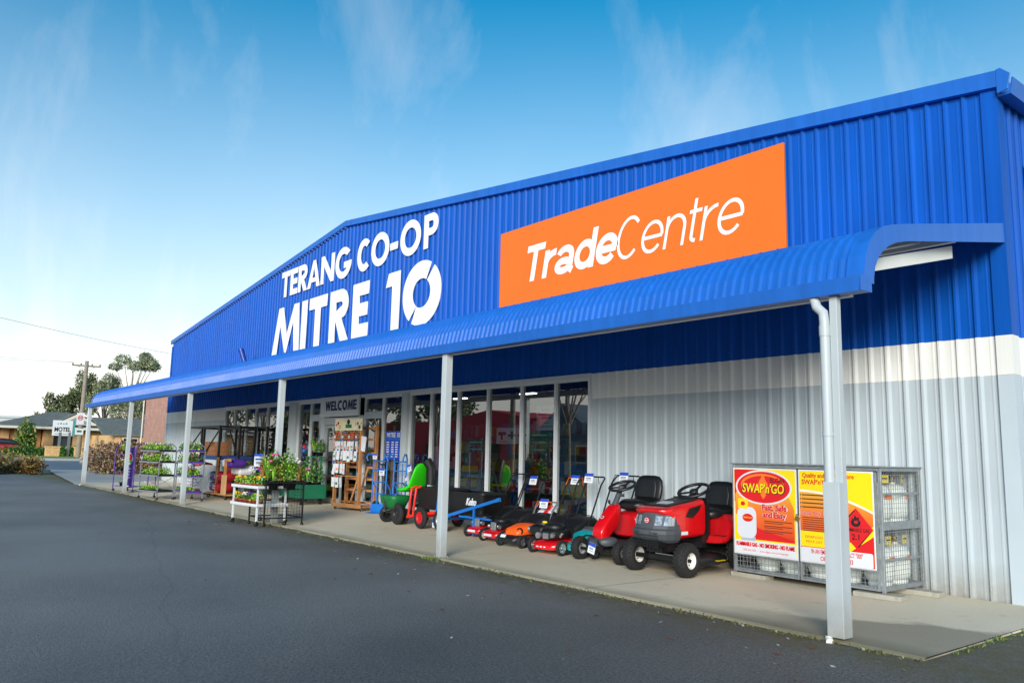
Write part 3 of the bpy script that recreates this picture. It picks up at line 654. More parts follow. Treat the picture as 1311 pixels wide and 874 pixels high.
b.build('gutter', BLUEC, aw)
MB().box(.335,.341,-3.25,-3.07,2.80,2.93).build('gutter_stop_end', BLUEC, aw)
MB().box(-29.40,.15,-3.085,-3.02,2.795,2.90).build('eave_beam', SOFFIT, aw)
for y_, z_ in ((-.95,3.66),(-1.75,3.50),(-2.45,3.36)):
    b = MB(); b.box(-29.35,.15,y_-.03,y_+.03,z_,z_+.10); b.build('purlin', SOFFIT, aw)
SP = 5.825
for k in range(6):
    X = -k*SP+(.10 if k == 0 else 0); ye = -1.0 if k == 0 else -.02; zr = lambda y: 3.02+.232*(y+3.0)
    b = MB(); b.add([(X-.04,-2.90,zr(-3.0)),(X+.04,-2.90,zr(-3.0)),(X+.04,ye,zr(ye)),(X-.04,ye,zr(ye)),(X-.04,-2.90,zr(-3.0)+.11),(X+.04,-2.90,zr(-3.0)+.11),(X+.04,ye,zr(ye)+.13),(X-.04,ye,zr(ye)+.13)],
                    [(0,3,2,1),(4,5,6,7),(0,1,5,4),(1,2,6,5),(2,3,7,6),(3,0,4,7)]); b.build('rafter', SOFFIT, aw)
for k in range(6):
    X = -k*SP
    if k in (0, 5):
        s1 = -1 if k == 0 else 1
        p = MB().box(X+.008,X+.076,-3.165,-3.095,1.2,2.80).build('post', POSTW, aw, bevel=.006); p['label'] = 'white end post in a square lower sleeve with round downpipe'
        MB().box(X-.066,X+.078,-3.228,-3.092,.02,1.245).build('sleeve', POSTW, p, bevel=.005)
        b = MB(); b.tube([(X-.026,-3.186,1.2),(X-.026,-3.186,2.58),(X-.034,-3.184,2.66),(X-.10,-3.17,2.72),(X-.125,-3.165,2.80)], .041, 16); b.lathe([(.046,0),(.046,.09)], (X-.026,-3.186,2.46), (0,0,1), 16); b.lathe([(.046,0),(.046,.03)], (X-.026,-3.186,1.62), (0,0,1), 16)
        b.build('downpipe', POSTW, p)
        b = MB(); b.tube([(X-.06,-3.21,.02),(X-.06,-3.215,-.0),(X-.02,-3.27,-.012)], .03, 10); b.build('downpipe_shoe', mat('dirty_white_plastic','#d9d8d0',.6,n=20,amt=.2), p)
    else:
        p = MB().box(X-.055,X+.055,-3.175,-3.065,.0,2.80).build('post', POSTW, aw, bevel=.006)
        bp_ = MB().box(X-.08,X+.08,-3.20,-3.04,-.0,.008).build('base_plate', GALV, p)
        b = MB()
        for dx in (-.065,.065):
            for dy in (-.065,.065): b.cyl((X+dx,-3.12+dy,.008),(X+dx,-3.12+dy,.022),.009,n=6)
        stuff(b.build('bolts', GALV, p))
t = thing('floodlight', 'small dark blue cylindrical fitting tilted above the awning at the left of the shop front', 'light', (-20.9,-.55,4.02))
b = MB(); b.cyl((0,0,.06),(-.12,-.10,.46),.075,.085,14); b.build('housing', mat('deep_blue_paint',(.006,.04,.26),.4), t); b = MB(); b.cyl((0,.02,-.15),(0,0,.1),.025); b.build('bracket', BLUE, t)

b = MB()
for k in range(0, 120):
    x = .08-k*.2026
    for (y, z) in ((-.9,3.812),(-1.7,3.649),(-2.45,3.495)): b.lathe([(0,.034),(.011,.030),(.014,.020)], (x-.0,y,z), (0,.2,1), 6)
stuff(b.build('screw_heads', mat('screw_blue',(.004,.05,.24),.5), aw))
# ================================================================== SIGN LETTERS
n1 = thing('name_sign', 'upper line of white capitals TERANG CO-OP on the blue gable', 'sign', (-19.58,-.042,5.96))
for ch, x0, x1 in (('T',-19.58,-18.97),('E',-18.93,-18.42),('R',-18.36,-17.74),('A',-17.72,-16.90),('N',-16.85,-16.04),('G',-15.96,-15.05),('C',-14.72,-14.06),('O',-13.98,-13.10),('-',-13.04,-12.69),('O',-12.57,-11.67),('P',-11.53,-10.95)):
    me = glyph(G(ch, (x1-x0)/.79, .235), .007, SIGNW, 'letter'); o = link(me, 'letter', n1, (x0+19.58,0,0)); o.scale = (.79,1,.79)
n2 = thing('name_sign', 'lower line of large white capitals MITRE 10 on the blue gable', 'sign', (-20.03,-.042,4.255))
for ch, x0, x1 in (('M',-20.03,-18.06),('I',-17.98,-17.62),('T',-17.47,-16.35),('R',-16.16,-15.04),('E',-14.85,-14.0),('1',-13.16,-12.50)):
    me = glyph(G(ch, (x1-x0)/1.395, .26), .008, SIGNW, 'letter'); o = link(me, 'letter', n2, (x0+20.03,0,0)); o.scale = (1.395,1,1.395)
# the zero: two half rings with a slanted cut
def halfring(a0, a1, n=26): return [arc(0,0,.80,.745,a0,a1,n)+arc(0,0,.375,.335,a1+3,a0-3,n)]
for a0, a1 in ((62, 232), (-118, 50)):
    link(glyph(halfring(a0, a1), .008, SIGNW, 'letter'), 'letter', n2, (-11.55+20.03,0,.71))
# orange panel sign
t = thing('panel_sign', 'long orange panel sign reading TradeCentre on the blue gable', 'sign', (-5.49,-.05,4.16))
pn = MB().box(-3.15,3.15,-.016,.02,0,1.56).build('sign_panel', ORANGE, t, bevel=.003)
def strokes(ch, W, w):
    """centre lines of a grotesque letter, cap height 1, stroke w"""
    h = .74; q = w/2
    el = lambda cx, cz, rx, rz, a0, a1, n=22: arc(cx, cz, rx, rz, a0, a1, n)
    if ch == 'T': return [[(0,1-q),(W,1-q)], [(W/2,0),(W/2,1-w)]]
    if ch == 'C': return [el(W/2,.5,W/2-q,.515-q,42,318,34)]
    if ch == 'r': return [[(q,0),(q,h)], el(W,.50*h,W-q,.50*h-q,172,88,12)]
    if ch == 'a': return [el(W/2,h*.64,W/2-q*1.1,h*.37-q,165,0,18)+[(W-q*1.1,h*.3),(W-q*1.0,q*1.1),(W,q*.6)], el(W*.47,h*.29,W*.47-q,h*.30-q,8,368,26)]
    if ch == 'd': return [[(W-q,0),(W-q,1)], el(W/2,h/2,W/2-q,h/2-q+.01,0,360,30)]
    if ch == 'e': return [el(W/2,h/2,W/2-q,h/2-q+.012,0,322,32), [(q,h*.5-q*.1),(W-q*.6,h*.5-q*.1)]]
    if ch == 'n': return [[(q,0),(q,h)], el(W/2,h*.58,W/2-q,h*.43-q,172,0,16)+[(W-q,0)]]
    if ch == 't': return [[(W*.40,h+.24),(W*.40,w*1.6)]+el(W*.40+W*.42,w*1.6,W*.42,w*1.6-q,180,262,8), [(0,h-q),(W,h-q)]]
def ribbon(b, pts, w, z, sc, sh, x0):
    n = len(pts); closed = math.hypot(pts[0][0]-pts[-1][0], pts[0][1]-pts[-1][1]) < 1e-4; L = []; Rr = []
    for i in range(n):
        a = pts[i-1] if i else (pts[-2] if closed else pts[0]); c = pts[i+1] if i < n-1 else (pts[1] if closed else pts[-1])
        d = (c[0]-a[0], c[1]-a[1]); l = math.hypot(*d) or 1; nx, ny = -d[1]/l*w/2, d[0]/l*w/2
        for lst, g in ((L,1),(Rr,-1)): px, py = pts[i][0]+g*nx, pts[i][1]+g*ny; lst.append(((px+sh*py)*sc+x0, -z, py*sc))
    b.add(L+Rr, [(i, i+1, n+i+1, n+i) for i in range(n-1)])
def sign_word(word, widths, w, x0, x1, zb, cap_, gap, parent):
    tot = sum(widths)+gap*(len(word)-1); k = ((x1-x0)/cap_-.21*.8)/tot; x = x0
    for ch, W_ in zip(word, widths):
        b = MB()
        for q, st in enumerate(strokes(ch, W_*k, w)): ribbon(b, st, w, .0005*q, cap_, .21, 0)
        b.build('letter', SIGNW, parent, (x, -.0185, zb)); x += (W_+gap)*k*cap_
sign_word('Trade', (.70,.42,.66,.70,.70), .185, -2.42, .10, .46, .68, .035, t)
sign_word('Centre', (.80,.70,.63,.36,.38,.70), .082, -.04, 2.56, .46, .68, .06, t)
# opening hours sign on the glass
t = thing('opening_hours_sign', 'blue opening hours sign headed MITRE 10 on the glass above the second blue hand trolley', 'sign', (-12.56,-.03,1.24))
MB().box(-.33,.36,-.004,.004,0,.65).build('sign_panel', TAGB, t); MB().box(-.33,.36,-.008,-.005,.45,.49).build('stripe', BLUEP, t)
text('MITRE 10', .15, CARD, t, (.02,-.007,.555), ext=.001, width=.58, off=.02)
for k in range(7):
    for u, w_ in ((-.27,.12),(-.05,.11),(.13,.11)): MB().box(u,u+w_,-.0075,-.0045,.06+k*.054,.085+k*.054).build('print', CARD, t)

# ================================================================== WHEELS
def wheel(parent, c, r, w, rim=RIMW, rimf=.52, ax='x', name='wheel', tread=0, hub=BLACKM):
    """tyre (with cut tread blocks when tread > 0) and, as its child, the rim; c in the parent's frame"""
    b = MB(); k = w/2; q = min(.35*r, k*.8)
    b.lathe([(r*rimf,-k*.75),(r*rimf+.004,-k*.9),(r-q,-k),(r-q*.35,-k*.85),(r,-k*.45),(r,k*.45),(r-q*.35,k*.85),(r-q,k),(r*rimf+.004,k*.9),(r*rimf,k*.75),(r*rimf,-k*.75)], (0,0,0), (1,0,0), 28)
    if tread:
        n = tread
        for i in range(n):
            a = 2*PI*i/n
            for j, u in enumerate((-.72,-.28,.16,.6)):
                a2 = a+(PI/n)*(j % 2); rr = r+.001 if abs(u) < .5 else r-q*.22
                b.rbox((u*k+.02*k, math.cos(a2)*rr, math.sin(a2)*rr), (k*.34, .014, 2*PI*r/n*.42), (a2, 0, 0))
    t = b.build(name, RUBBER, parent, c, (0,0,0) if ax == 'x' else (0,0,PI/2))
    b = MB()
    for s in (-1,1): b.lathe([(0,s*k*.30),(r*rimf*.30,s*k*.30),(r*rimf*.42,s*k*.18),(r*rimf*.80,s*k*.25),(r*rimf*.86,s*k*.62),(r*rimf*1.02,s*k*.80)], (0,0,0), (1,0,0), 24)
    b.build('rim', rim, t)
    b = MB(); b.cyl((-k*.62,0,0),(k*.62,0,0),r*rimf*.24,n=12)
    for i in range(5): a = 2*PI*i/5; b.cyl((-k*.32,math.cos(a)*r*rimf*.6,math.sin(a)*r*rimf*.6),(k*.32,math.cos(a)*r*rimf*.6,math.sin(a)*r*rimf*.6),r*rimf*.09,n=6)
    b.build('hub', hub, t)
    return t
def price_tag(parent, c, w=.13, h=.12, rot=(0,0,0)):
    t = MB().box(-w/2,w/2,-.002,.002,-h/2,h/2).build('price_tag', CARD, parent, c, rot)
    b = MB(); b.box(-w/2,w/2,-.0035,-.0022,h*.18,h/2); b.build('print', TAGB, t)
    MB().box(-w*.32,w*.25,-.0035,-.0022,-h*.12,h*.06).build('print', GREYPR, t); MB().box(-w*.32,w*.35,-.0035,-.0022,-h*.30,-h*.22).build('print', GREYPR, t)
    return t

# ================================================================== RIDE-ON MOWERS  (front towards -y)
t = thing('lawn_tractor', 'large red lawn tractor with long bonnet and headlights beside the gas cage', 'ride-on mower', (-3.21,-1.62,zs(-3.2,-1.6)), R(3), 'ride-on mowers by the grey wall')
for s in (-1,1):
    wheel(t, (s*.395,0,.2), .2, .165, RIMW, .47, tread=22, hub=BLACKM)
    wheel(t, (s*.40,1.18,.235), .235, .22, RIMW, .47, tread=22)
b = MB(); b.loft([(-.225,0,.775,.15,.012,4),(-.19,0,.765,.225,.035,5),(-.11,0,.765,.262,.055,5),(-.085,0,.63,.270,.19,6),(-.02,0,.625,.278,.205,6),(.42,0,.655,.278,.225,6),(.56,0,.675,.27,.235,6)], 0, 40)
hood = b.build('bonnet', REDP, t)
b = MB(); b.prism([(-.16,.792),(-.08,.835),(.42,.895),(.58,.925),(.58,.90),(-.05,.80)],'x',-.18,.18); b.build('bonnet_top_panel', BLACK, hood, bevel=.010)
PL = [(-.285,.03),(-.288,-.08),(-.252,-.185),(-.095,-.262),(0,-.272),(.095,-.262),(.252,-.185),(.288,-.08),(.285,.03)]
LV_ = [(.395,.88,.03),(.43,.97,-.005),(.50,1.03,-.03),(.545,1.03,-.03),(.56,.985,-.005),(.60,.975,.008),(.71,.95,.035),(.755,.93,.05),(.765,.86,.09)]
def sp(i, j, o=0): z, k, d = LV_[j]; x, y = PL[i]; l = math.hypot(x, y); return (x*k+o*x/l*1.2, y*k+d*(1 if y < 0 else 0)-o, z)
b = MB(); vs = [sp(i,j) for j in range(len(LV_)) for i in range(9)]; b.add(vs, [(j*9+i, j*9+i+1, (j+1)*9+i+1, (j+1)*9+i) for j in range(len(LV_)-1) for i in range(8)]); b.add([sp(i,8) for i in range(9)], [tuple(range(9))]); b.add([sp(i,0) for i in range(9)], [tuple(range(9))[::-1]])
sn = b.build('grille', DGREY, t)
def lerp(a, c, u): return tuple(p+(q-p)*u for p, q in zip(a, c))
for s in (0, 1):
    I = (1, 2, 3) if s == 0 else (7, 6, 5)
    A0, A1, B0, B1, C0, C1 = [sp(i, j, .006) for i in I for j in (5, 6)]
    a0, a1 = lerp(A0,B0,.15), lerp(A1,B1,.1); c0, c1 = lerp(B0,C0,.93), lerp(B1,C1,.93)
    b = MB(); b.add([a0,B0,c0,c1,B1,lerp(a1,B1,.05)], [(0,1,4,5),(1,2,3,4)]); b.build('headlight', mat('headlight_lens','#9aa4ad',.22,.3,n=34,amt=.7,coat=.6), t)
    b = MB(); q0 = lerp(B0,C0,.30); q1 = lerp(B1,C1,.20); q2 = lerp(B1,C1,.42); q3 = lerp(B0,C0,.45); b.add([(p[0],p[1]-.003,p[2]) for p in (q0,q3,q2,q1)], [(0,1,2,3)]); b.build('light_divider', DGREY, sn)
    s_ = -1 if s == 0 else 1
    b = MB(); b.prism([(.14,.70),(.22,.80),(.46,.84),(.42,.77),(.28,.68)],'x',s_*.276,s_*.286); b.build('side_vent', BLACK, t, bevel=.004)
    MB().box(s_*.281-.003,s_*.281+.003,.04,.18,.485,.525).build('side_decal', CARD, t)
b = MB()
for k in range(3): b.box(-.20+.01*k,.20-.01*k,-.307+.002*k,-.290,.45+k*.03,.457+k*.03)
b.build('grille_slats', mat('dark_charcoal','#2c3034',.5), sn)
b = MB(); b.lathe([(0,0),(.038,0),(.040,-.006),(0,-.010)], (0,-.258,.655), (0,1,0), 20); b.build('badge', REDP, sn)
b = MB(); b.lathe([(.030,-.011),(.024,-.011)], (0,-.258,.655), (0,1,0), 20); b.box(-.018,.018,-.272,-.2685,.651,.659); b.build('badge_emblem', CARD, sn)
b = MB(); b.box(-.17,.17,-.27,-.1,.335,.41)
for k in range(7): b.box(-.15+k*.045,-.145+k*.045,-.285,-.27,.34,.40)
for k in range(3): b.box(-.16,.16,-.283,-.268,.345+k*.025,.350+k*.025)
b.build('front_bumper', BLACKM, t)
b = MB(); b.box(-.12,.12,-.12,1.25,.27,.36); b.beam((-.38,0,.2),(.38,0,.2),.05,.05); b.beam((-.3,1.18,.235),(.3,1.18,.235),.07,.07); b.beam((-.2,-.05,.2),(-.1,.3,.3),.03,.03); b.cyl((.08,-.2,.27),(.30,-.03,.24),.015); b.box(-.22,.22,.56,.66,.3,.92); b.build('chassis', BLACKM, t)
b = MB(); b.loft([(.68,0,.585,.24,.24,4),(.72,0,.60,.235,.27,4),(.76,0,.6,.2,.2,4)], 0, 24); b.cyl((0,.58,.88),(0,.72,.99),.035,.028); b.build('dashboard', BLACK, t)
def steering(parent, c, r, tilt):
    b = MB(); b.tube([(r*math.cos(2*PI*k/32), r*math.sin(2*PI*k/32), 0) for k in range(32)], .021, 8, closed=True)
    for a in (90, 215, 325): b.beam((0,0,-.02),(r*math.cos(R(a)),r*math.sin(R(a)),0),.035,.014)
    b.lathe([(0,.012),(.05,.01),(.06,-.01),(.04,-.05),(0,-.06)], (0,0,0), (0,0,1), 20); return b.build('steering_wheel', BLACK, parent, c, (tilt,0,0))
steering(t, (0,.70,1.0), .20, R(24))
def seat(parent, c, s=1):
    b = MB(); b.loft([(-.27,0,.035,.12,.03,2.6),(-.25,0,.035,.18,.06,2.8),(-.14,0,.045,.235,.082,3),(.0,0,.03,.245,.075,3),(.10,0,.035,.24,.08,3),(.20,0,.08,.22,.10,3)], 0, 24)
    st = b.build('seat', SEATB, parent, c)
    b = MB(); b.loft([(.08,0,.20,.20,.03,3),(.15,0,.21,.235,.045,3),(.28,0,.235,.24,.045,3),(.38,0,.255,.225,.04,2.8),(.44,0,.265,.17,.035,2.6),(.455,0,.267,.10,.02,2.4)], 0, 24, ax='z')
    b.loft([(.15,0,.17,.15,.012,2.6),(.28,0,.19,.165,.016,2.6),(.38,0,.215,.13,.012,2.6)], 0, 20, ax='z'); b.build('backrest', SEATB, st)
    b = MB(); b.box(-.12,.12,-.12,.14,-.07,-.015); b.build('seat_bracket', BLACKM, st); return st
seat(t, (0,1.08,.66), 1)
b = MB(); b.loft([(.70,0,.40,.43,.045,3.5),(.76,0,.40,.45,.06,3.5),(.90,0,.50,.45,.13,4),(1.02,0,.54,.46,.165,5),(1.42,0,.54,.45,.155,5),(1.52,0,.52,.40,.12,4)], 0, 32); fd = b.build('rear_fender', REDD, t)
for s in (-1,1):
    b = MB()
    for k in range(3): b.box(s*.25,s*.44,.74+k*.035,.755+k*.035,.452,.46)
    b.build('footrest_ribs', BLACK, fd)
    b = MB(); b.lathe([(0,0),(.20,0),(.20,.004)], (s*.452,1.18,.40), (s,0,0), 20); b.build('wheel_arch', BLACK, fd)
b = MB(); b.loft([(.14,0,.17,.30,.045,4),(.22,0,.17,.42,.075,4),(.58,0,.17,.47,.08,4),(.80,0,.17,.42,.07,4),(.86,0,.17,.34,.04,4)], 0, 32); b.build('cutting_deck', BLACKM, t)
b = MB(); b.tube([(.44,.16,.1),(.52,.3,.16),(.52,.7,.16),(.42,.85,.12)], .012, 6); b.box(.44,.50,.5,.66,.17,.175,1); b.build('deck_guard', [BLACKM, YELPR], t)
b = MB(); b.cyl((.38,1.10,.70),(.41,1.04,.86),.008); b.ell((.412,1.035,.875),(.018,.018,.028),8,6); b.cyl((.20,.74,.78),(.24,.70,.86),.007); b.build('lever', BLACK, t)
b = MB(); b.prism([(-.10,.80),(.16,.858),(.15,.876),(-.10,.82)],'x',-.085,.085); b.build('bonnet_label', mat('silver_print','#b9bec2',.4), t)

t = thing('rear_engine_rider', 'small red ride-on mower with slim upright nose and open steering column', 'ride-on mower', (-4.38,-1.50,zs(-4.4,-1.5)), R(5), 'ride-on mowers by the grey wall')
for s in (-1,1):
    wheel(t, (s*.365,0,.155), .155, .11, ALU, .50, tread=20); wheel(t, (s*.34,1.05,.19), .19, .17, ALU, .5, tread=20)
b = MB()
secs = [(-.07,0,.34,.075,.07,5),(-.05,0,.36,.095,.10,5),(.04,0,.42,.100,.13,5),(.14,0,.50,.100,.15,5),(.24,0,.58,.100,.155,5),(.31,0,.64,.095,.13,5),(.36,0,.66,.07,.09,4)]
b.loft(secs, 0, 24); ns = b.build('nose_cowl', REDP, t)
b = MB(); b.lathe([(0,0),(.034,0),(.036,.006),(0,.008)], (0,.045,.585), (0,-.62,.78), 18); b.build('badge', REDD, ns); b = MB(); b.lathe([(.028,.010),(.020,.010)], (0,.045,.585), (0,-.62,.78), 18); b.build('badge_emblem', CARD, ns)
b = MB(); b.cyl((0,.30,.74),(0,.46,1.0),.042,.034,14); b.box(-.05,.05,.40,.46,.86,.90); b.build('steering_column', DGREY, t)
steering(t, (0,.48,1.01), .185, R(20))
b = MB(); b.loft([(-.10,0,.265,.10,.04,4),(-.05,0,.27,.19,.06,4),(.10,0,.275,.215,.065,4),(.16,0,.27,.18,.05,4)], 0, 28); b.build('front_axle_cover', DGREY, t, bevel=0)
b = MB(); b.tube([(-.13,-.10,.22),(-.14,-.20,.26),(-.13,-.22,.33),(-.05,-.23,.36),(.05,-.23,.36),(.13,-.22,.33),(.14,-.20,.26),(.13,-.10,.22)], .014, 8); b.beam((-.36,0,.155),(.36,0,.155),.035,.035); b.box(-.1,.1,-.06,1.15,.16,.22); b.build('bumper_frame', BLACKM, t)
b = MB(); b.loft([(.52,0,.47,.20,.14,4),(.56,0,.47,.25,.17,5),(.80,0,.48,.27,.175,5),(1.25,0,.48,.27,.175,5),(1.33,0,.46,.22,.14,4)], 0, 28); b.build('body', REDD, t)
MB().box(-.30,.30,.12,.60,.235,.27).build('footboard', BLACK, t, bevel=.01)
b = MB(); b.loft([(.10,0,.15,.22,.04,4),(.18,0,.15,.36,.065,4),(.70,0,.15,.38,.07,4),(.80,0,.15,.26,.04,4)], 0, 28); b.build('cutting_deck', BLACKM, t)
seat(t, (0,.86,.70)); b = MB(); b.box(-.14,.14,.70,.98,.655,.665); b.cyl((-.24,.6,.6),(-.27,.52,.76),.01); b.ell((-.272,.515,.775),(.02,.02,.03),8,6); b.cyl((.20,.575,.55),(.27,.565,.60),.012); b.build('seat_mount', BLACKM, t)
price_tag(t, (.05,-.235,.20), .12, .14, (0,R(14),0))

# ================================================================== PUSH MOWERS (front towards -y)
def push_mower(loc, rz, label, deck, kind, rim=ALU, handle=BLACKM, H=1.02, wr=.095, catcher=True, w=.25, engine=BLACK, tagpos=True):
    t = thing('push_mower', label, 'mower', (*loc, zs(*loc)), rz, 'push mowers lined up by the shop window')
    for s in (-1,1):
        wheel(t, (s*(w+.025),0,wr), wr, .05, rim, .62, tread=0, hub=rim); wheel(t, (s*(w+.02),.50,wr*1.15), wr*1.15, .05, rim, .62, hub=rim)
    b = MB()
    if kind == 'electric': b.loft([(-.06,0,.12,w*.80,.045,4),(-.03,0,.125,w*.95,.06,4),(.10,0,.15,w,.085,4),(.45,0,.16,w,.09,4),(.58,0,.15,w*.9,.07,4)], 0, 28)
    else: b.loft([(-.10,0,.105,w*.62,.03,4),(-.07,0,.115,w*.84,.05,4),(.02,0,.13,w,.062,4),(.44,0,.145,w,.07,4),(.58,0,.15,w*.85,.06,4)], 0, 28)
    b.build('deck', deck if kind != 'orange' else BLACK, t)
    if kind == 'petrol_small':
        b = MB(); b.loft([(.02,0,.245,.09,.05,3),(.06,0,.25,.12,.06,3),(.30,0,.26,.13,.07,3),(.34,0,.26,.09,.05,3)], 0, 20); b.lathe([(.11,0),(.125,.03),(.11,.06),(.05,.075),(0,.078)], (0,.18,.30), (0,0,1), 22); en = b.build('engine', engine, t)
        b = MB(); b.rbox((0,-.0,.25),(.12,.03,.13)); b.build('muffler_guard', CHROME, en, bevel=.008); b = MB(); b.cyl((-.10,.02,.25),(-.13,.0,.25),.03,n=12); b.cyl((.10,.02,.25),(.15,.0,.24),.03,n=12); b.build('air_filter', CHROME, en)
        MB().box(-.11,.08,-.119,-.112,.10,.135).build('deck_decal', CARD, t)
    elif kind == 'petrol_big':
        b = MB(); b.loft([(-.02,0,.27,.10,.05,3),(.02,0,.28,.15,.08,3),(.30,0,.28,.165,.09,3),(.36,0,.28,.11,.06,3)], 0, 22); b.lathe([(.14,0),(.155,.03),(.14,.075),(.07,.095),(0,.10)], (0,.17,.34), (0,0,1), 24)
        for k in range(8): b.rbox((.115*math.cos(k*PI/4),.17+.115*math.sin(k*PI/4),.405),(.012,.06,.03),(0,0,k*PI/4))
        en = b.build('engine', engine, t); b = MB(); b.cyl((-.13,-.03,.26),(-.13,-.07,.26),.045,n=14); b.build('air_filter', CHROME, en); b = MB(); b.cyl((.12,-.0,.27),(.12,-.04,.27),.03,n=12); b.box(-.05,.05,-.045,-.025,.22,.30); b.cyl((.16,.1,.25),(.20,.1,.30),.02,n=10); b.build('muffler', CHROME, en)
        b = MB()
        for k in range(3): b.box(-.10+k*.07,-.065+k*.07,-.124,-.117,.105,.12)
        b.build('deck_decal', CARD, t); MB().rbox((0,.03,.375),(.09,.003,.02),(R(-30),0,0)).build('engine_label', REDPR, en)
    elif kind == 'black':
        b = MB(); b.loft([(0,0,.27,.10,.06,3),(.05,0,.28,.15,.09,3),(.28,0,.28,.15,.09,3),(.33,0,.27,.11,.06,3)], 0, 20); b.lathe([(.12,0),(.13,.05),(.1,.07),(0,.075)], (0,.18,.34), (0,0,1), 20); en = b.build('engine', BLACK, t)
        b = MB(); b.cyl((-.15,.05,.29),(-.18,.04,.29),.05,n=14); b.build('air_filter', CHROME, en); b = MB(); b.cyl((0,.18,.36),(.09,.10,.40),.02,n=10); b.ell((.1,.09,.405),(.05,.03,.02),10,6); b.build('fuel_cap', YELPR, en)
        MB().box(.05,.17,-.118,-.112,.11,.135).build('deck_decal', CARD, t)
    elif kind == 'orange':
        b = MB(); b.loft([(.0,0,.20,.12,.04,3),(.04,0,.22,.17,.07,3),(.25,0,.25,.19,.10,3),(.42,0,.25,.17,.10,3),(.50,0,.23,.12,.06,3)], 0, 24); mc = b.build('motor_cover', ORANGEP, t)
        b = MB(); b.lathe([(0,0),(.05,0),(.055,.02),(.03,.03),(0,.03)], (.13,.06,.24), (.6,-1,.4), 16); b.build('vent_ring', BLACK, mc)
        MB().rbox((-.10,-.075,.165),(.11,.004,.05),(R(-35),0,0)).build('deck_decal', CARD, t)
    else:
        b = MB(); b.loft([(-.02,-.0,.20,.14,.04,3),(.05,0,.25,.20,.09,3),(.28,0,.28,.21,.115,3),(.42,0,.27,.17,.09,3)], 0, 24); mc = b.build('motor_cover', deck, t)
        b = MB(); b.loft([(.14,0,.36,.10,.02,3),(.22,0,.385,.13,.03,3),(.40,0,.37,.12,.03,3)], 0, 20); b.build('battery_lid', DGREY, mc)
        b = MB(); b.loft([(-.09,.08,.12,.14,.035,3.5),(-.05,.08,.13,.17,.05,3.5),(.0,.08,.14,.17,.05,3.5)], 0, 20); b.build('front_bumper', DGREY, t)
    if catcher:
        b = MB(); b.loft([(.42,0,.28,.16,.07,4),(.56,0,.34,.20,.13,5),(.86,0,.36,.21,.15,5),(.98,0,.34,.18,.11,5)], 0, 22); b.build('grass_catcher', BLACK, t)
    # handle: two long tubes rising to the crossbar
    hy = .54+H*.44; b = MB()
    b.tube([(-w*.85,.50,.17),(-w*.88,.60,.28),(-w*.95,hy-.1,H-.12),(-w*.92,hy,H-.02),(-w*.8,hy+.02,H),(w*.8,hy+.02,H),(w*.92,hy,H-.02),(w*.95,hy-.1,H-.12),(w*.88,.60,.28),(w*.85,.50,.17)], .0125, 8)
    b.tube([(-w*.9,.78,.52),(0,.80,.535),(w*.9,.78,.52)], .006, 6); hd = b.build('handle', handle, t)
    b = MB(); b.tube([(-w*.86,hy-.12,H-.10),(-w*.7,hy-.09,H+.01),(w*.7,hy-.09,H+.01),(w*.86,hy-.12,H-.10)], .006, 6); b.build('brake_bail', ORANGEP if kind in ('orange','black') else BLACKM, hd)
    for s in (-1,1): b = MB(); b.cyl((s*w*.84,.70,.41),(s*(w*.84+.05),.70,.41),.022,n=10); b.build('handle_knob', CHROME if kind == 'petrol_small' else BLACK, hd)
    if tagpos: price_tag(t, (.0,hy-.10,H-.02), .17, .15, (R(-15),0,0))
    return t
D10 = R(10)
m1 = push_mower((-7.62,-1.20), R(4), 'leftmost of the push mowers, red deck and silver engine guard', REDP, 'petrol_small', CHROME, w=.21, H=1.06, tagpos=False)
m2 = push_mower((-6.98,-1.34), R(4), 'second push mower from the left, red deck touching the orange one', REDP, 'petrol_small', RIMW, w=.22, H=1.0, wr=.10)
m3 = push_mower((-6.32,-1.50), R(6), 'low orange and black mower with a pale folded handle loop', ORANGEP, 'orange', DGREY, CHROME, H=.66, catcher=True, w=.21)
b = MB(); b.rbox((0,.80,.525),(.30,.26,.004),(R(32),0,0)); lb = b.build('catcher_label', CARD, m3); b = MB(); b.rbox((.02,.80,.530),(.10,.24,.004),(R(32),0,R(12))); b.build('print', REDPR, lb)
m4 = push_mower((-5.92,-1.34), R(6), 'black push mower with a yellow fuel cap between the orange and red ones', BLACK, 'black', DGREY, w=.21, H=1.05)
m5 = push_mower((-5.38,-1.58), R(6), 'big red push mower with a large black engine in front of the black one', REDP, 'petrol_big', CHROME, w=.255, H=1.10, wr=.11)
m6 = push_mower((-4.90,-1.38), R(3), 'teal electric push mower tucked behind the small ride-on', TEAL, 'electric', DGREY, w=.25, H=1.13)
for (x, y, z) in ((-7.1,-.30,1.06),): pass

# ================================================================== GAS CYLINDER CAGE
CX0, CX1, CY0, CY1, CZ0, CZ1 = -2.62, -.73, -.95, -.04, .075, 1.36
cg = thing('gas_cage', 'galvanised mesh cage with two yellow and red warning boards on its doors', 'gas cage', (0,0,0))
b = MB(); e = .018
for x in (CX0+e, CX1-e):
    for y in (CY0+e, CY1-e): b.box(x-e, x+e, y-e, y+e, CZ0-.02, CZ1)
for z in (CZ0+.02, CZ1-.02, .745):
    for y in (CY0+e, CY1-e): b.box(CX0+2*e, CX1-2*e, y-.016, y+.016, z-.02, z+.02)
    for x in (CX0+e, CX1-e): b.box(x-.016, x+.016, CY0+2*e, CY1-2*e, z-.02, z+.02)
for z in (.39, 1.08):
    b.box(CX1-.022, CX1-.002, CY0+2*e, CY1-2*e, z-.012, z+.012); b.box(CX0+.002, CX0+.022, CY0+2*e, CY1-2*e, z-.012, z+.012)
b.box(CX1-.012, CX1-.001, CY0+2*e, CY1-2*e, .70, .79)
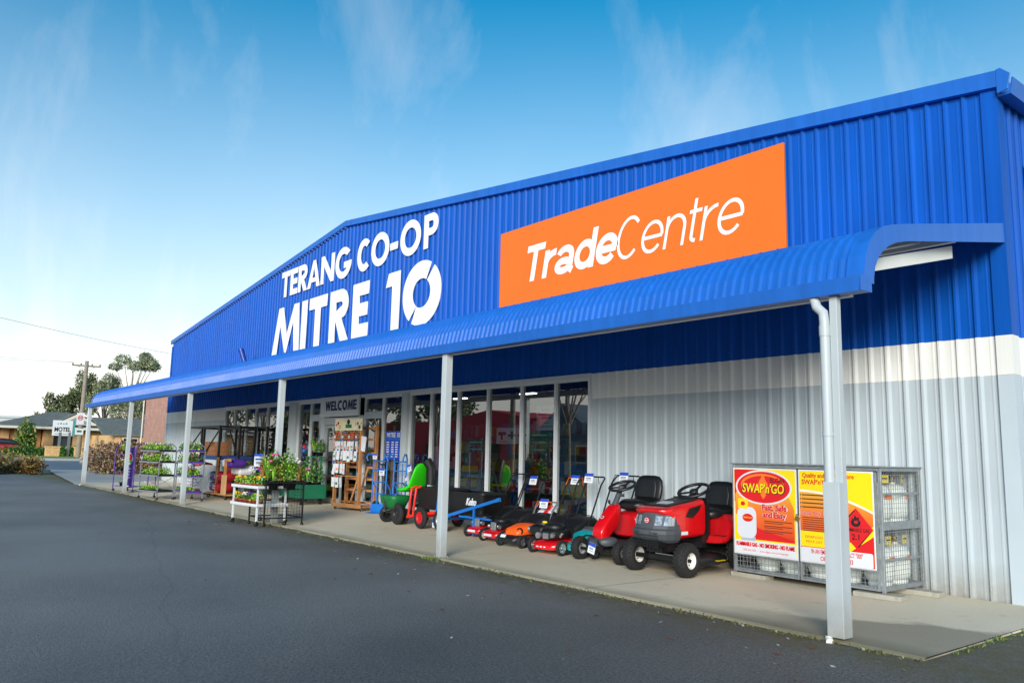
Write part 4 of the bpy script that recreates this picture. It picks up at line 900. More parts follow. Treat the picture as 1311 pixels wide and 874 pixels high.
b.build('cage_frame', GALV, cg, bevel=.003, seg=1)
MB().box(CX0-.02, CX1+.02, CY0-.03, CY1+.01, CZ1+.001, CZ1+.012).build('roof_sheet', GALV, cg)
MB().box(CX0+.03, CX1-.03, CY0+.03, CY1-.03, .735, .745).build('shelf', GALV, cg); MB().box(CX0+.03, CX1-.03, CY0+.03, CY1-.03, CZ0+.0, CZ0+.01).build('base_tray', GALV, cg)
def meshpanel(name, ax, pos, a0, a1, z0, z1, st, parent, m=GALV, r=.0022):
    b = MB(); n = int(round((a1-a0)/st)); k = int(round((z1-z0)/st))
    for i in range(n+1):
        a = a0+(a1-a0)*i/n
        b.box(*((pos-r,pos+r,a-r,a+r) if ax == 'x' else (a-r,a+r,pos-r,pos+r)), z0, z1)
    for i in range(k+1):
        z = z0+(z1-z0)*i/k
        b.box(*((pos+r,pos+2*r,a0,a1) if ax == 'x' else (a0,a1,pos+r,pos+2*r)), z-r, z+r)
    return stuff(b.build(name, m, parent))
meshpanel('wire_mesh', 'x', CX1-.006, CY0+.03, CY1-.03, CZ0, CZ1-.03, .05, cg); meshpanel('wire_mesh', 'x', CX0+.006, CY0+.03, CY1-.03, CZ0, CZ1-.03, .05, cg)
for i, (a, c) in enumerate(((CX0+.04, -1.705), (-1.69, CX1-.04))):
    b = MB(); y0, y1 = CY0-.028, CY0-.004
    b.box(a, a+.022, y0, y1, CZ0, CZ1-.05); b.box(c-.022, c, y0, y1, CZ0, CZ1-.05); b.box(a+.022, c-.022, y0, y1, CZ0, CZ0+.022); b.box(a+.022, c-.022, y0, y1, CZ1-.072, CZ1-.05); b.box(a+.022,c-.022,y0,y1,.27,.285)
    dr = b.build('cage_door', GALV, cg); meshpanel('wire_mesh', 'y', CY0-.014, a+.022, c-.022, CZ0+.02, CZ1-.06, .05, dr)
b = MB(); b.rbox((-1.70, CY0-.05, .755), (.05,.02,.045), (0,R(20),0)); b.tube([(-1.715,CY0-.05,.775),(-1.71,CY0-.05,.805),(-1.685,CY0-.05,.805),(-1.68,CY0-.05,.775)], .005, 6); b.build('padlock', mat('brass','#a98a4a',.35,.8), cg)
def plate(u0,u1,v0,v1,z,m,parent,name='print',y=None): return MB().box(u0,u1,-z-.0012,-z,v0,v1).build(name, m, parent)
def rr(w, h, r, cx=0, cz=0, n=6):
    o = []
    for sx, sz, a in ((1,1,0),(-1,1,90),(-1,-1,180),(1,-1,270)): o += arc(cx+sx*(w/2-r), cz+sz*(h/2-r), r, r, a, a+90, n)
    return o
def flat(poly, z, m, parent, name='print', t=.0011):
    b = MB(); b.prism(poly, 'y', -z, -z+t); return b.build(name, m, parent)
# graded print: yellow to orange to red, as it is printed on the board
def gradmat():
    m = bpy.data.materials.new('graded_print'); m.use_nodes = True; t = m.node_tree; p = t.nodes['Principled BSDF']; p.inputs['Roughness'].default_value = .4
    tcn = N('ShaderNodeTexCoord', t); s = N('ShaderNodeSeparateXYZ', t); LK(tcn.outputs['Object'], s.inputs[0], t); r = N('ShaderNodeMapRange', t); r.inputs[1].default_value = -.35; r.inputs[2].default_value = .40; LK(s.outputs[2], r.inputs[0], t)
    c = N('ShaderNodeValToRGB', t); LK(r.outputs[0], c.inputs[0], t); c.color_ramp.elements[0].color = srgb('#d4281a'); c.color_ramp.elements[1].color = srgb('#f0c040'); q = c.color_ramp.elements.new(.5); q.color = srgb('#ea7a26'); LK(c.outputs[0], p.inputs['Base Color'], t); return m
GRAD = gradmat()
w_, h_ = .87, 1.03
s1 = MB().box(-w_/2, w_/2, -.003, .003, -h_/2, h_/2).build('sign_board', CARD, cg, (-2.145, CY0-.032, .80), bevel=.003); s1['label'] = 'board with an oval SWAP n GO logo and a picture of a white gas bottle'
flat(rr(w_-.03,h_-.03,.03), .0045, YELPR, s1)
flat([(-.415,.495),(-.05,.495),(-.25,.30),(-.415,.10)], .0056, REDPR, s1)
flat([(-.405,.05)]+[(max(-.405,p[0]),p[1]) for p in arc(-.05,-.05,.46,.42,165,20,14)]+[(.40,.05),(.40,-.30),(.05,-.24),(-.25,-.16),(-.40,-.04)], .0058, GRAD, s1)
flat([(-.25,-.14),(.0,-.22),(.40,-.30),(.40,-.33),(-.25,-.33)], .0062, REDPR, s1)
flat(arc(-.01,.29,.385,.205,0,352,40), .0070, CARD, s1); flat(arc(-.01,.29,.362,.185,0,352,40), .0082, REDPR, s1); flat(arc(-.02,.315,.30,.135,0,352,40), .0090, ORPR, s1); flat(arc(-.005,.29,.295,.135,0,352,40), .0098, REDPR, s1)
flat([(-.06,.36),(.0,.45),(.03,.37),(.06,.33),(.05,.24),(.02,.18),(-.01,.15),(-.05,.22),(-.09,.27)], .0104, ORPR, s1)
text("SWAP'n'GO", .15, BLKPR, s1, (-.012,-.0108,.265), ext=.0004, width=.60, off=.05, shear=.1); text("SWAP'n'GO", .15, YELPR, s1, (-.012,-.0116,.27), ext=.0004, width=.575, off=.018, shear=.1)
text('ELGAS', .07, BLKPR, s1, (.19,-.0112,.375), ext=.0004, width=.19, off=.015)
# pictured bottle
flat(rr(.27,.37,.09,-.245,-.135,8), .0085, mat('printed_white','#d4dae2',.5), s1); flat(rr(.20,.05,.01,-.225,-.325), .0080, mat('printed_blue_grey','#aab4c2',.5), s1); flat(rr(.14,.12,.01,-.295,.085), .0090, YELPR, s1); flat(arc(-.295,.085,.032,.026,0,350,18), .0100, REDPR, s1)
flat(arc(-.23,-.08,.075,.048,0,350,24), .0100, REDPR, s1); text("SWAP'n'GO", .03, YELPR, s1, (-.23,-.0105,-.08), ext=.0003, width=.12)
for i, (s_, z) in enumerate((('Fast, Safe',.055),('and Easy',-.03))): text(s_, .09, CARD, s1, (.14,-.0080,z), ext=.0003, width=.335-.02*i, off=.02, bold=.006); text(s_, .09, REDPR, s1, (.14,-.0130,z), ext=.0003, width=.325-.02*i, off=.015, bold=.0025)
for i in range(3):
    text(('No waiting, instant hot water','Clean bottles, ready to go','It is easy, ask at the counter')[i] if False else '•', .03, BLKPR, s1, (-.02,-.0070,-.105-.055*i), ext=.0003)
    plate(.0,.37,-.108-.055*i,-.098-.055*i,.0072,mat('dim_print','#7a2a1a',.6),s1); plate(.0,.25,-.128-.055*i,-.119-.055*i,.0072,MATS['dim_print'],s1)
flat(rr(.83,.155,.02,0,-.425), .0072, CARD, s1); text('FLAMMABLE GAS - NO SMOKING - NO FLAME', .065, REDPR, s1, (0,-.0078,-.395), ext=.0003, width=.79, off=.01, bold=.003)
s1t = text('1300 652 003  -  www.elgas.com.au/swapngo', .032, REDPR, s1, (0,-.0078,-.462), ext=.0003, width=.62)
w2 = .89
s2 = MB().box(-w2/2, w2/2, -.003, .003, -h_/2, h_/2).build('sign_board', CARD, cg, (-1.24, CY0-.032, .80), bevel=.003); s2['label'] = 'board with a red diamond FLAMMABLE GAS 2.1 emblem'
flat(rr(w2-.03,h_-.03,.03), .0045, YELPR, s2)
flat([(-.43,.29)]+[(-.43+.86*i/14, .29-.20*(i/14)**2.0) for i in range(1,15)]+[(.43,-.20),(.12,-.35),(-.43,-.35)], .0055, mat('pale_print','#f0ead8',.5), s2)
flat([(-.43,.265)]+[(-.43+.86*i/14, .265-.20*(i/14)**2.0) for i in range(1,15)]+[(.43,-.20),(.12,-.35),(-.43,-.35)], .0062, GRAD, s2)
flat([(.43,-.06),(.43,-.17),(.15,-.37),(.0,-.37)], .0070, YELPR, s2); flat([(.43,-.17),(.43,-.50),(.0,-.50),(.0,-.49),(.15,-.36)], .0072, REDPR, s2); flat([(-.43,-.17),(-.10,-.17),(-.10,-.34),(-.43,-.34)], .0070, YELPR, s2)
flat([(.24,.12),(.02,-.10),(.24,-.32),(.43,-.10)], .0080, REDPR, s2); flat([(.235,.095),(.215,.095),(.032,-.098),(.04,-.10)], .0086, BLKPR, s2); flat([(.243,-.295),(.262,-.295),(.415,-.11),(.40,-.12)], .0086, BLKPR, s2)
text('FLAMMABLE GAS', .055, BLKPR, s2, (.235,-.0088,-.115), ext=.0004, width=.30, off=.01); text('2.1', .085, BLKPR, s2, (.235,-.0088,-.19), ext=.0004, off=.02)
flat(arc(.235,-.035,.055,.045,150,390,16)+arc(.235,-.025,.030,.03,30,-210,12), .0090, BLKPR, s2); flat([(.20,-.03),(.19,.02),(.215,.0),(.225,.05),(.25,.015),(.275,.03),(.27,-.03),(.25,-.055),(.22,-.055)], .0088, BLKPR, s2); flat([(.215,-.035),(.225,-.01),(.24,-.02),(.255,-.005),(.26,-.035),(.24,-.05)], .0094, REDPR, s2)
text("Quality and SWAP before", .07, REDPR, s2, (-.08,-.0060,.45), ext=.0004, width=.62, off=.025); text("SWAP'n'GO", .075, REDPR, s2, (-.22,-.0060,.375), ext=.0004, width=.36, off=.025)
for k in range(4): plate(-.40,-.02+.03*(k % 2),.225-.045*k,.238-.045*k,.0072,mat('dark_print','#4b3a1a',.6),s2); plate(-.425,-.412,.225-.045*k,.238-.045*k,.0072,MATS['dark_print'],s2)
text('Swap Any Gas', .065, CARD, s2, (-.24,-.0074,.03), ext=.0003, width=.36, off=.04); text('Swap Any Gas', .065, REDPR, s2, (-.24,-.0080,.03), ext=.0003, width=.35, off=.012)
for k in range(7): plate(-.40,-.10+.02*(k % 3),-.025-.024*k,-.015-.024*k,.0072,MATS['dim_print'],s2)
text("SWAP'n'GO", .04, REDPR, s2, (-.265,-.0076,-.235), ext=.0003, width=.22); text("PRICE LIST", .035, REDPR, s2, (-.265,-.0076,-.285), ext=.0003, width=.20)
flat(rr(.84,.155,.02,-.005,-.425), .0078, CARD, s2); text('IN AN EMERGENCY CONTACT "000"', .07, REDPR, s2, (0,-.0084,-.39), ext=.0004, width=.60, off=.02); text('OR 1800 819 783', .07, REDPR, s2, (0,-.0084,-.462), ext=.0004, width=.38, off=.02)
# cylinders: two tiers
cyl0 = None; n = 0
def gas_cylinder(loc, rz, label):
    t = thing('gas_cylinder', label, 'gas cylinder', loc, rz, 'gas cylinders inside the cage')
    b = MB(); b.lathe([(0,.04),(.09,.035),(.13,.06),(.155,.12),(.155,.31),(.15,.345),(.12,.40),(.07,.425),(.03,.43),(.03,.45)], (0,0,0), (0,0,1), 26); b.build('body', CYL, t)
    b = MB(); b.lathe([(.115,.0),(.12,.0),(.12,.05),(.115,.05)], (0,0,0), (0,0,1), 24); b.build('foot_ring', CYL, t)
    b = MB()
    for a0 in (10, 190):
        o = arc(0,0,.10,.10,a0,a0+150,12); b.add([(x,y,.405) for x, y in o]+[(x*.97,y*.97,.555) for x, y in o], [(i,i+1,14+i-1+0,13+i) for i in range(12)])
    b.build('collar', CYL, t)
    b = MB(); b.cyl((0,0,.43),(0,0,.49),.02,n=10); b.cyl((0,0,.47),(.0,-.05,.47),.012,n=8); b.cyl((0,0,.49),(0,0,.51),.028,n=8); b.build('valve', mat('brass','#a98a4a'), t)
    b = MB(); b.rbox((.106,0,.49),(.004,.14,.09)); b.build('tag_label', YELPR, t); b = MB(); b.rbox((.109,0,.495),(.002,.09,.016)); b.build('tag_print', BLKPR, t)
    b = MB(); k = 7; vs = [(.1565*math.cos(a), .1565*math.sin(a), z) for z in (.27,.32) for a in [(-.45+.9*i/k) for i in range(k+1)]]; b.add(vs, [(i,i+1,k+2+i,k+1+i) for i in range(k)]); b.build('body_label', ORPR, t)
    return t
names = {0:'lower',1:'upper'}
for tier in (0,1):
    for c in range(5):
        for r_ in range(2):
            x = -.93-.345*c; y = -.30-.36*r_
            lab = f"white cylinder on the {names[tier]} cage shelf, {['rightmost','second from the right','third from the right','second from the left','leftmost'][c]}, {'by the wall' if r_ == 0 else 'by the doors'}"
            z = (.088 if tier == 0 else .747)
            if cyl0 is None: cyl0 = gas_cylinder((x,y,z), R(8), lab)
            else: dup(cyl0, (x,y,z), R(rnd.uniform(-25,25)), lab)
for i, (x, y, rz, lb) in enumerate(((-2.42,-.86,R(-3),'concrete block under the left front corner of the gas cage'),(-.80,-.93,R(4),'concrete block under the right front corner of the gas cage'),(-.70,-.30,R(3),'concrete block under the right rear corner of the gas cage'))):
    b = MB(); b.box(-.25,.25,-.09,.09,0,.053); tag(b.build('concrete_block', CONCB, None, (x,y,.001), (0,0,rz), bevel=.006), lb, 'block', 'blocks under the gas cage')

# ================================================================== CARTS AND TROLLEYS
def poly_tub(m=BLACK):
    b = MB(); 
    b.loft([(.0,0,0,.36,.22,8),(.25,0,0,.43,.27,8),(.36,0,0,.46,.30,8)], 0, 40, ax='z', caps=False); return b
def tub(parent, L, Wd, H, z0, name='tub', off=0):
    """open moulded tub: long along x"""
    b = MB(); n = 36; rings = []
    for (k, z, g) in ((.86,z0,0),(.93,z0+H*.5,0),(1,z0+H,0),(1.035,z0+H,0),(1.035,z0+H-.03,0),(1.0,z0+H-.032,0),(.975,z0+H-.01,1),(.84,z0+.03,1)):
        rings.append([(off+L/2*k*math.copysign(abs(math.cos(2*PI*i/n))**.25, math.cos(2*PI*i/n)), Wd/2*k*math.copysign(abs(math.sin(2*PI*i/n))**.25, math.sin(2*PI*i/n)), z) for i in range(n)])
    order = [0,1,5,4,3,2,6,7]; rs = [rings[i] for i in order]; vs = [v for r in rs for v in r]
    b.add(vs, [(j*n+i, j*n+(i+1) % n, (j+1)*n+(i+1) % n, (j+1)*n+i) for j in range(len(rs)-1) for i in range(n)], 0, False)
    b.add(rs[0], [tuple(range(n))[::-1]]); b.add(rs[-1], [tuple(range(n))])
    return b.build(name, BLACK, parent)
t = thing('garden_cart', 'black tub cart lettered Kelso on a blue frame with a long blue handle', 'cart', (-8.25,-.82,zs(-8.2,-.8)))
tb = tub(t, 1.28, .60, .40, .32, off=-.02)
text('Kelso', .17, CARD, tb, (.32,-.305,.56), ext=.001, shear=.45, width=.30, off=.012, bold=.005)
b = MB()
b.beam((-.62,-.40,.20),(1.20,-.40,.64),.04,.05); b.beam((1.20,-.40,.64),(1.26,-.40,.655),.05,.06); b.beam((-.62,.40,.20),(.7,.40,.31),.04,.045)
for y in (-.40,.40): b.beam((.55,y,.46 if y < 0 else .3),(.55,y,.02),.03,.03)
b.beam((-.62,-.40,.20),(-.62,.40,.20),.04,.04); b.beam((-.62,-.40,.18),(-.52,-.40,.72),.035,.035); b.beam((-.62,.40,.18),(-.52,.40,.72),.035,.035); b.beam((-.52,-.41,.72),(-.3,-.41,.72),.035,.03)
b.beam((.55,-.40,.03),(.55,.40,.03),.03,.03); b.beam((.1,-.38,.31),(.9,-.30,.30),.025,.03); b.build('frame', BLUEP, t)
wheel(t, (-.42,-.43,.20), .20, .075, CHROME, .55, ax='y'); wheel(t, (-.42,.43,.20), .20, .075, CHROME, .55, ax='y')
price_tag(t, (-.60,-.44,.12), .13, .12)
t = thing('garden_cart', 'black tub cart on a red frame with red hubbed wheels left of the slim post', 'cart', (-9.3,-.88,zs(-9.3,-.9)))
tub(t, 1.05, .58, .40, .34, off=.12)
b = MB()
for y in (-.36,.36): b.beam((-.52,y,.17),(.75,y,.36),.045,.045)
for x in (-.36,-.20): b.tube([(x-.06,-.40,.20),(x-.02,-.40,.45),(x+.03,-.40,.72),(x+.03,-.30,.745)], .022, 8)
b.beam((-.52,-.36,.17),(-.52,.36,.17),.05,.05); b.beam((-.1,-.36,.23),(-.1,.36,.23),.04,.04); b.build('frame', mat('red_orange_paint','#e2261a',.4,n=8,amt=.08), t)
wheel(t, (.06,-.43,.195), .195, .075, REDD, .56, ax='y', hub=REDD); wheel(t, (.06,.40,.195), .195, .075, REDD, .56, ax='y', hub=REDD)
# lime seat on its wheeled black base
t = thing('garden_scooter', 'lime green moulded tractor seat on a black wheeled base', 'garden scooter', (-10.06,-1.02,zs(-9.9,-1)))
t.scale = (1.1, 1.1, 1.1)
b = MB(); b.loft([(-.24,-.02,.60,.13,.015,2.6),(-.20,-.02,.595,.20,.03,2.6),(-.08,0,.60,.22,.045,2.6),(.04,0,.62,.23,.05,2.6),(.10,0,.66,.22,.06,2.6)], 0, 22)
b.loft([(.64,0,.11,.22,.035,2.6),(.76,0,.16,.22,.032,2.6),(.88,0,.20,.20,.03,2.6),(.99,0,.225,.17,.028,2.6),(1.05,0,.235,.11,.022,2.4),(1.065,0,.237,.05,.01,2.4)], 0, 22, ax='z'); b.build('seat', LIME, t, rot=(0,0,R(-75)))
b = MB(); b.cyl((0,0,.56),(0,0,.25),.025); b.beam((-.26,0,.22),(.2,0,.22),.05,.04); b.cyl((.12,-.02,.5),(-.04,-.18,.72),.01); b.tube([(.28,.22,.7),(.3,.2,1.0),(.26,.12,1.12)],.09,8); b.build('base', BLACK, t)
wheel(t, (-.02,-.26,.185), .185, .085, BLACK, .45, ax='y'); wheel(t, (.02,.24,.185), .185, .085, BLACK, .45, ax='y')
price_tag(t, (.14,-.15,.98), .12, .12, (0,R(-12),0)); price_tag(t, (-.10,-.30,.46), .11, .14, (0,R(10),0)); price_tag(t, (.08,-.17,.80), .07, .08, (0,R(-20),0))
t = thing('seed_spreader', 'dark green hopper spreader on black wheels in front of the hand trolleys', 'spreader', (-10.35,-1.22,zs(-10.3,-1.2)))
b = MB(); b.loft([(.28,0,0,.14,.11,3),(.31,0,0,.22,.17,3.5),(.46,0,0,.28,.22,4),(.54,0,0,.29,.23,4),(.545,0,0,.27,.21,4)], 0, 32, ax='z'); b.build('hopper', GREENP, t)
b = MB(); b.tube([(.0,-.20,.25),(-.06,-.24,.70),(-.10,-.26,1.12)], .013, 8); b.cyl((-.20,-.26,1.13),(.0,-.26,1.13),.014); b.beam((-.30,0,.16),(.32,0,.16),.03,.03); b.lathe([(0,.2),(.16,.2),(.17,.23),(.04,.28)],(0,0,0),(0,0,1),18); b.beam((-.1,-.2,.25),(.1,.1,.25),.04,.05); b.build('chassis', BLACKM, t)
wheel(t, (-.28,0,.16), .16, .07, BLACK, .5); wheel(t, (.30,0,.16), .16, .07, BLACK, .5)
price_tag(t, (-.07,-.275,.99), .20, .14)
def hand_trolley(loc, label, rz=0):
    t = thing('hand_trolley', label, 'hand trolley', (*loc, zs(*loc)), rz, 'blue hand trolleys by the glove rack'); b = MB()
    for s in (-1,1): b.tube([(s*.2,0,.02),(s*.2,.02,1.08),(s*.205,.02,1.20),(s*.23,-.03,1.29),(s*.26,-.10,1.30),(s*.26,-.15,1.22),(s*.235,-.13,1.14)], .017, 8)
    for z in (.16,.42,.68,.94,1.14): b.cyl((-.2,.015,z),(.2,.015,z),.014,n=8)
    b.cyl((-.07,.015,.16),(-.07,.015,1.1),.012,n=6); b.cyl((.07,.015,.16),(.07,.015,1.1),.012,n=6); b.tube([(.2,0,.7),(.2,.16,.5),(.2,.2,.2)],.014,6); b.tube([(-.2,0,.7),(-.2,.16,.5),(-.2,.2,.2)],.014,6)
    b.build('frame', BLUEP, t); b = MB(); b.box(-.21,.21,-.18,.02,.01,.02); b.box(-.21,.21,.0,.012,.02,.20); b.build('toe_plate', BLUEP, t)
    wheel(t, (-.25,.20,.13), .125, .05, CHROME, .5); wheel(t, (.25,.20,.13), .125, .05, CHROME, .5); return t
h1 = hand_trolley((-12.42,-.42), 'blue hand trolley leaning directly beside the wooden glove rack', R(18)); price_tag(h1, (-.12,-.04,1.24), .12, .12)
h2 = hand_trolley((-11.75,-.30), 'blue hand trolley in front of the blue opening hours sign', R(12))
# ---------------- wooden rack of gloves
t = thing('display_rack', 'pine display rack on castors hung with packets of garden gloves', 'rack', (-13.55,-.42,zs(-13.5,-.4)), R(8))
for (x, y0_) in ((-.55,-.18),(.42,-.18),(.55,.16),(-.55,.16)):
    MB().box(x-.025,x+.025,y0_-.035,y0_+.035,.10,1.86 if y0_ < 0 else 1.96).build('upright', WOOD, t)
for z in (.14,.42,.68,.95,1.28,1.60,1.86): MB().box(-.53,.53,.10,.135,z,z+.05).build('rail', WOOD, t)
MB().box(-.575,.575,-.22,.20,.08,.10).build('base_board', WOOD, t); MB().box(-.575,.575,-.24,-.222,.06,.15).build('base_rail', WOOD, t)
for x in (-.4,-.2,0,.2): MB().box(x-.015,x+.015,-.14,.12,.16,.19).build('slat', WOOD, t)
for x0, x1 in ((-.1,.15),(.15,.40)): b = MB(); b.beam((x0,-.02,.2),(x1,.06,.95),.03,.04); b.build('brace', WOOD, t)
for x in (-.5,0,.5):
    wheel(t, (x,-.17,.035), .035, .03, CHROME, .5, name='castor')
hb = MB().box(-.58,.50,-.235,-.225,1.82,2.10).build('header_board', mat('cream_card','#ded6b4',.6,n=6,amt=.12), t)
for i, (u, m_) in enumerate(((-.52,FLP),(-.45,REDPR),(-.38,YELPR),(.25,YELPR),(.33,FLP),(.40,GREENP),(.46,YELPR))): b = MB(); b.lathe([(0,0),(.03+.008*(i % 3),0),(0,-.002)], (u,-.238,1.95+.05*math.sin(i*2.2)), (0,1,0), 10); b.build('print', m_, hb)
b = MB(); b.lathe([(0,0),(.06,0),(0,-.002)], (-.04,-.237,2.02), (0,1,0), 16); b.build('print', BLKPR, hb); plate(-.15,.09,1.88,1.96,.2375,GREENP,hb)
for zi, z in enumerate((1.78,1.60,1.38,1.08,.76)):
    MB().box(-.52,.40,-.205,-.185,z,z+.02).build('peg_rail', WOOD, t)
    nn = (7,7,7,4,3)[zi]
    for i in range(nn):
        x = -.47+i*.135+rnd.uniform(-.02,.02); hgt = rnd.uniform(.20,.27) if zi else .15
        b = MB(); b.rbox((x,-.26-rnd.uniform(0,.03),z-.02-hgt/2),(.105,.014,hgt),(R(rnd.uniform(-8,4)),R(rnd.uniform(-5,5)),R(rnd.uniform(-15,15)))); 
        pk = b.build('glove_packet', CARD if zi else mat('brown_pack','#a4583a',.6), t); b = MB(); b.rbox((x,-.285-.01,z-.01),(.06,.006,.04)); b.build('hanger_card', (BLKPR, REDPR, GREENP, BLUEP)[(i+zi) % 4], pk)
        b = MB(); b.rbox((x+.01,-.292,z-.02-hgt*.6),(.06,.003,.05)); b.build('print', (mat('pale_print2','#c9d6df',.6), ORPR, GREENP, GREYPR)[(i*2+zi) % 4], pk)
for i, (x, z) in enumerate(((.20,.95),(.24,.66),(.22,.36))): MB().rbox((x,.05,z),(.20,.01,.20)).build('packet', CARD, t)
MB().rbox((.50,-.20,1.52),(.24,.004,.34),(0,R(8),0)).build('paper_notice', CARD, t)

# ================================================================== PLANTS
def blade_plant(b, x, y, z, h, n, m, spread=.5, w=.02, q=rnd):
    for i in range(n):
        a = q.uniform(0, 2*PI); hh = h*q.uniform(.6, 1.1); s = spread*q.uniform(.3, 1); c, s_ = math.cos(a), math.sin(a); px, py = -s_*w/2, c*w/2
        P0 = Vector((x,y,z)); P1 = P0+Vector((c*s*hh*.3, s_*s*hh*.3, hh*.6)); P2 = P0+Vector((c*s*hh, s_*s*hh, hh*.95*(1.1-s*.5)))
        o = Vector((px,py,0)); b.add([P0-o*.5, P0+o*.5, P1+o, P1-o, P2], [(0,1,2,3),(3,2,4)], m)
def clump(b, x, y, z, r, h, n, m, size=.05, q=rnd):
    pts = []
    for i in range(n):
        a = q.uniform(0, 2*PI); rr_ = r*math.sqrt(q.random()); pts.append((x+rr_*math.cos(a), y+rr_*math.sin(a), z+h*q.random()*(1.1-(rr_/r)**2*.6)))
    leaf_quads(b, pts, size, m, .75, .6, q)
def blooms(b, x, y, z, r, h, n, m, s=.022, q=rnd):
    for i in range(n):
        a = q.uniform(0, 2*PI); rr_ = r*math.sqrt(q.random()); c = (x+rr_*math.cos(a), y+rr_*math.sin(a), z+h*q.uniform(.75,1.1)); b.ell(c, (s,s,s*.6), 6, 4, m)
def potted(parent_loc, label, kind, r=.07, h=.25, pot=BLACK, group=None, name='potted_plant', cat='potted plant', ph=.10):
    t = thing(name, label, cat, parent_loc, rnd.uniform(0,6), group)
    b = MB(); b.lathe([(0,0),(r*.75,0),(r,ph),(r*1.06,ph),(r*1.06,ph-.012),(r*.9,ph-.02),(0,ph-.02)], (0,0,0), (0,0,1), 14); b.build('pot', pot, t)
    b = MB(); ms = [L_GREEN, L_MID, L_TAN, FLW, FLY, FLO, FLP, FLV]
    if kind == 'grass': blade_plant(b, 0,0,ph,h,170,2,.6,.010); clump(b,0,0,ph,r,h*.3,20,2,.05)
    elif kind == 'strap': blade_plant(b, 0,0,ph,h,70,0,.9,.034)
    elif kind == 'dark': clump(b,0,0,ph,r*1.8,h,200,1,.06)
    elif kind == 'airy': blade_plant(b,0,0,ph,h,50,1,.5,.006); clump(b,0,0,ph+h*.1,r*2.0,h*.9,260,0,.045); blooms(b,0,0,ph,r*1.8,h,16,3,.014)
    elif kind == 'lily': blade_plant(b,0,0,ph,h*.8,16,0,.6,.03); blooms(b,0,0,ph,r,h,3,3,.04)
    elif kind == 'lilyp': blade_plant(b,0,0,ph,h*.8,16,0,.6,.03); blooms(b,0,0,ph,r,h,3,6,.04)
    elif kind == 'leafy': clump(b,0,0,ph,r*1.5,h,90,0,.06)
    elif kind == 'yellow': clump(b,0,0,ph,r*1.3,h,50,0,.04); blooms(b,0,0,ph,r*1.1,h,8,4,.02)
    elif kind == 'orangef': clump(b,0,0,ph,r*1.3,h,50,0,.04); blooms(b,0,0,ph,r*1.1,h,8,5,.02)
    elif kind == 'white': clump(b,0,0,ph,r*1.3,h,50,1,.04); blooms(b,0,0,ph,r*1.2,h,9,3,.02)
    elif kind == 'violet': clump(b,0,0,ph,r*1.3,h,50,1,.04); blooms(b,0,0,ph,r*1.2,h,9,7,.02)
    elif kind == 'pink': clump(b,0,0,ph,r*1.3,h,50,1,.04); blooms(b,0,0,ph,r*1.2,h,9,6,.022)
    b.build('foliage', ms, t); return t
def castor(parent, x, y, r=.045):
    b = MB(); b.lathe([(r*.5,-.012),(r,-.012),(r,.012),(r*.5,.012)], (x,y,r), (1,0,0), 14); b.box(x-.018,x+.018,y-.012,y+.012,r,r*2.1); return b.build('castor', BLACK, parent)
TERRA = mat('terracotta_pot','#a4452a',.7,n=20,amt=.1)
# white two shelf flower trolley + black mesh trolley by the fourth post
WC = (-11.70,-3.42,0); t = thing('plant_trolley', 'white two shelf trolley of flower seedlings at the kerb edge', 'trolley', WC, R(4))
for x in (-.52,.52):
    for y in (-.28,.28): MB().box(x-.015,x+.015,y-.015,y+.015,.07,.72).build('leg', FRAMEW, t)
for z in (.35,.68): b = MB(); b.box(-.57,.57,-.32,.32,z,z+.012); b.box(-.57,.57,-.325,-.315,z+.012,z+.055); b.box(-.57,.57,.315,.325,z+.012,z+.055); b.box(-.58,-.57,-.32,.32,z+.012,z+.055); b.box(.57,.58,-.32,.32,z+.012,z+.055); b.build('shelf', FRAMEW, t, bevel=.003, seg=1)
for x in (-.52,.52):
    for y in (-.28,.28): castor(t, x, y)
def inT(o, x, y, z): c, s = math.cos(o[3] if len(o) > 3 else 0), math.sin(o[3] if len(o) > 3 else 0); return (o[0]+x*c-y*s, o[1]+x*s+y*c, z)
K_ = ['yellow','orangef','white','violet','leafy','yellow']
D_ = {'yellow':'yellow flowers','orangef':'orange flowers','white':'white flowers','violet':'violet flowers','leafy':'plain leaves','pink':'pink flowers'}
pos_ = ['at the left end','second from the left','third from the left','third from the right','second from the right','at the right end']
for i in range(6): potted(inT((*WC[:2],0,R(4)), -.50+i*.20, -.22, .363), f"terracotta pot of {D_[K_[i]]} low on the white trolley, {pos_[i]}", K_[i], .06, .12, TERRA, 'seedling pots on the white trolley')
K2 = ['yellow','orangef','yellow','leafy','orangef','yellow']
for i in range(6): potted(inT((*WC[:2],0,R(4)), -.50+i*.20, -.22, .693), f"small pot of {D_[K2[i]]} on top of the white trolley, {pos_[i]}", K2[i], .06, .13, TERRA, 'seedling pots on the white trolley', ph=.07)
for i, k in enumerate(['white','violet','pink','white','white']): potted(inT((*WC[:2],0,R(4)), -.45+i*.2, .05, .693), f"black pot of {D_[k]} on the white trolley, {['at the left end','second from the left','in the centre','second from the right','at the right end'][i]}", k, .075, .26, BLACK, 'flower pots on the white trolley')
for i, k in enumerate(['airy','airy','grass','airy']): potted(inT((*WC[:2],0,R(4)), -.05+i*.22, .22+.03*(i % 2), .693), f"{['airy green shrub','leggy green shrub','tan feathery grass','tall shrub with pale tips'][i]} in a black pot behind on the white trolley", k, .09, .50 if i != 2 else .42, BLACK, 'tall pots on the white trolley')
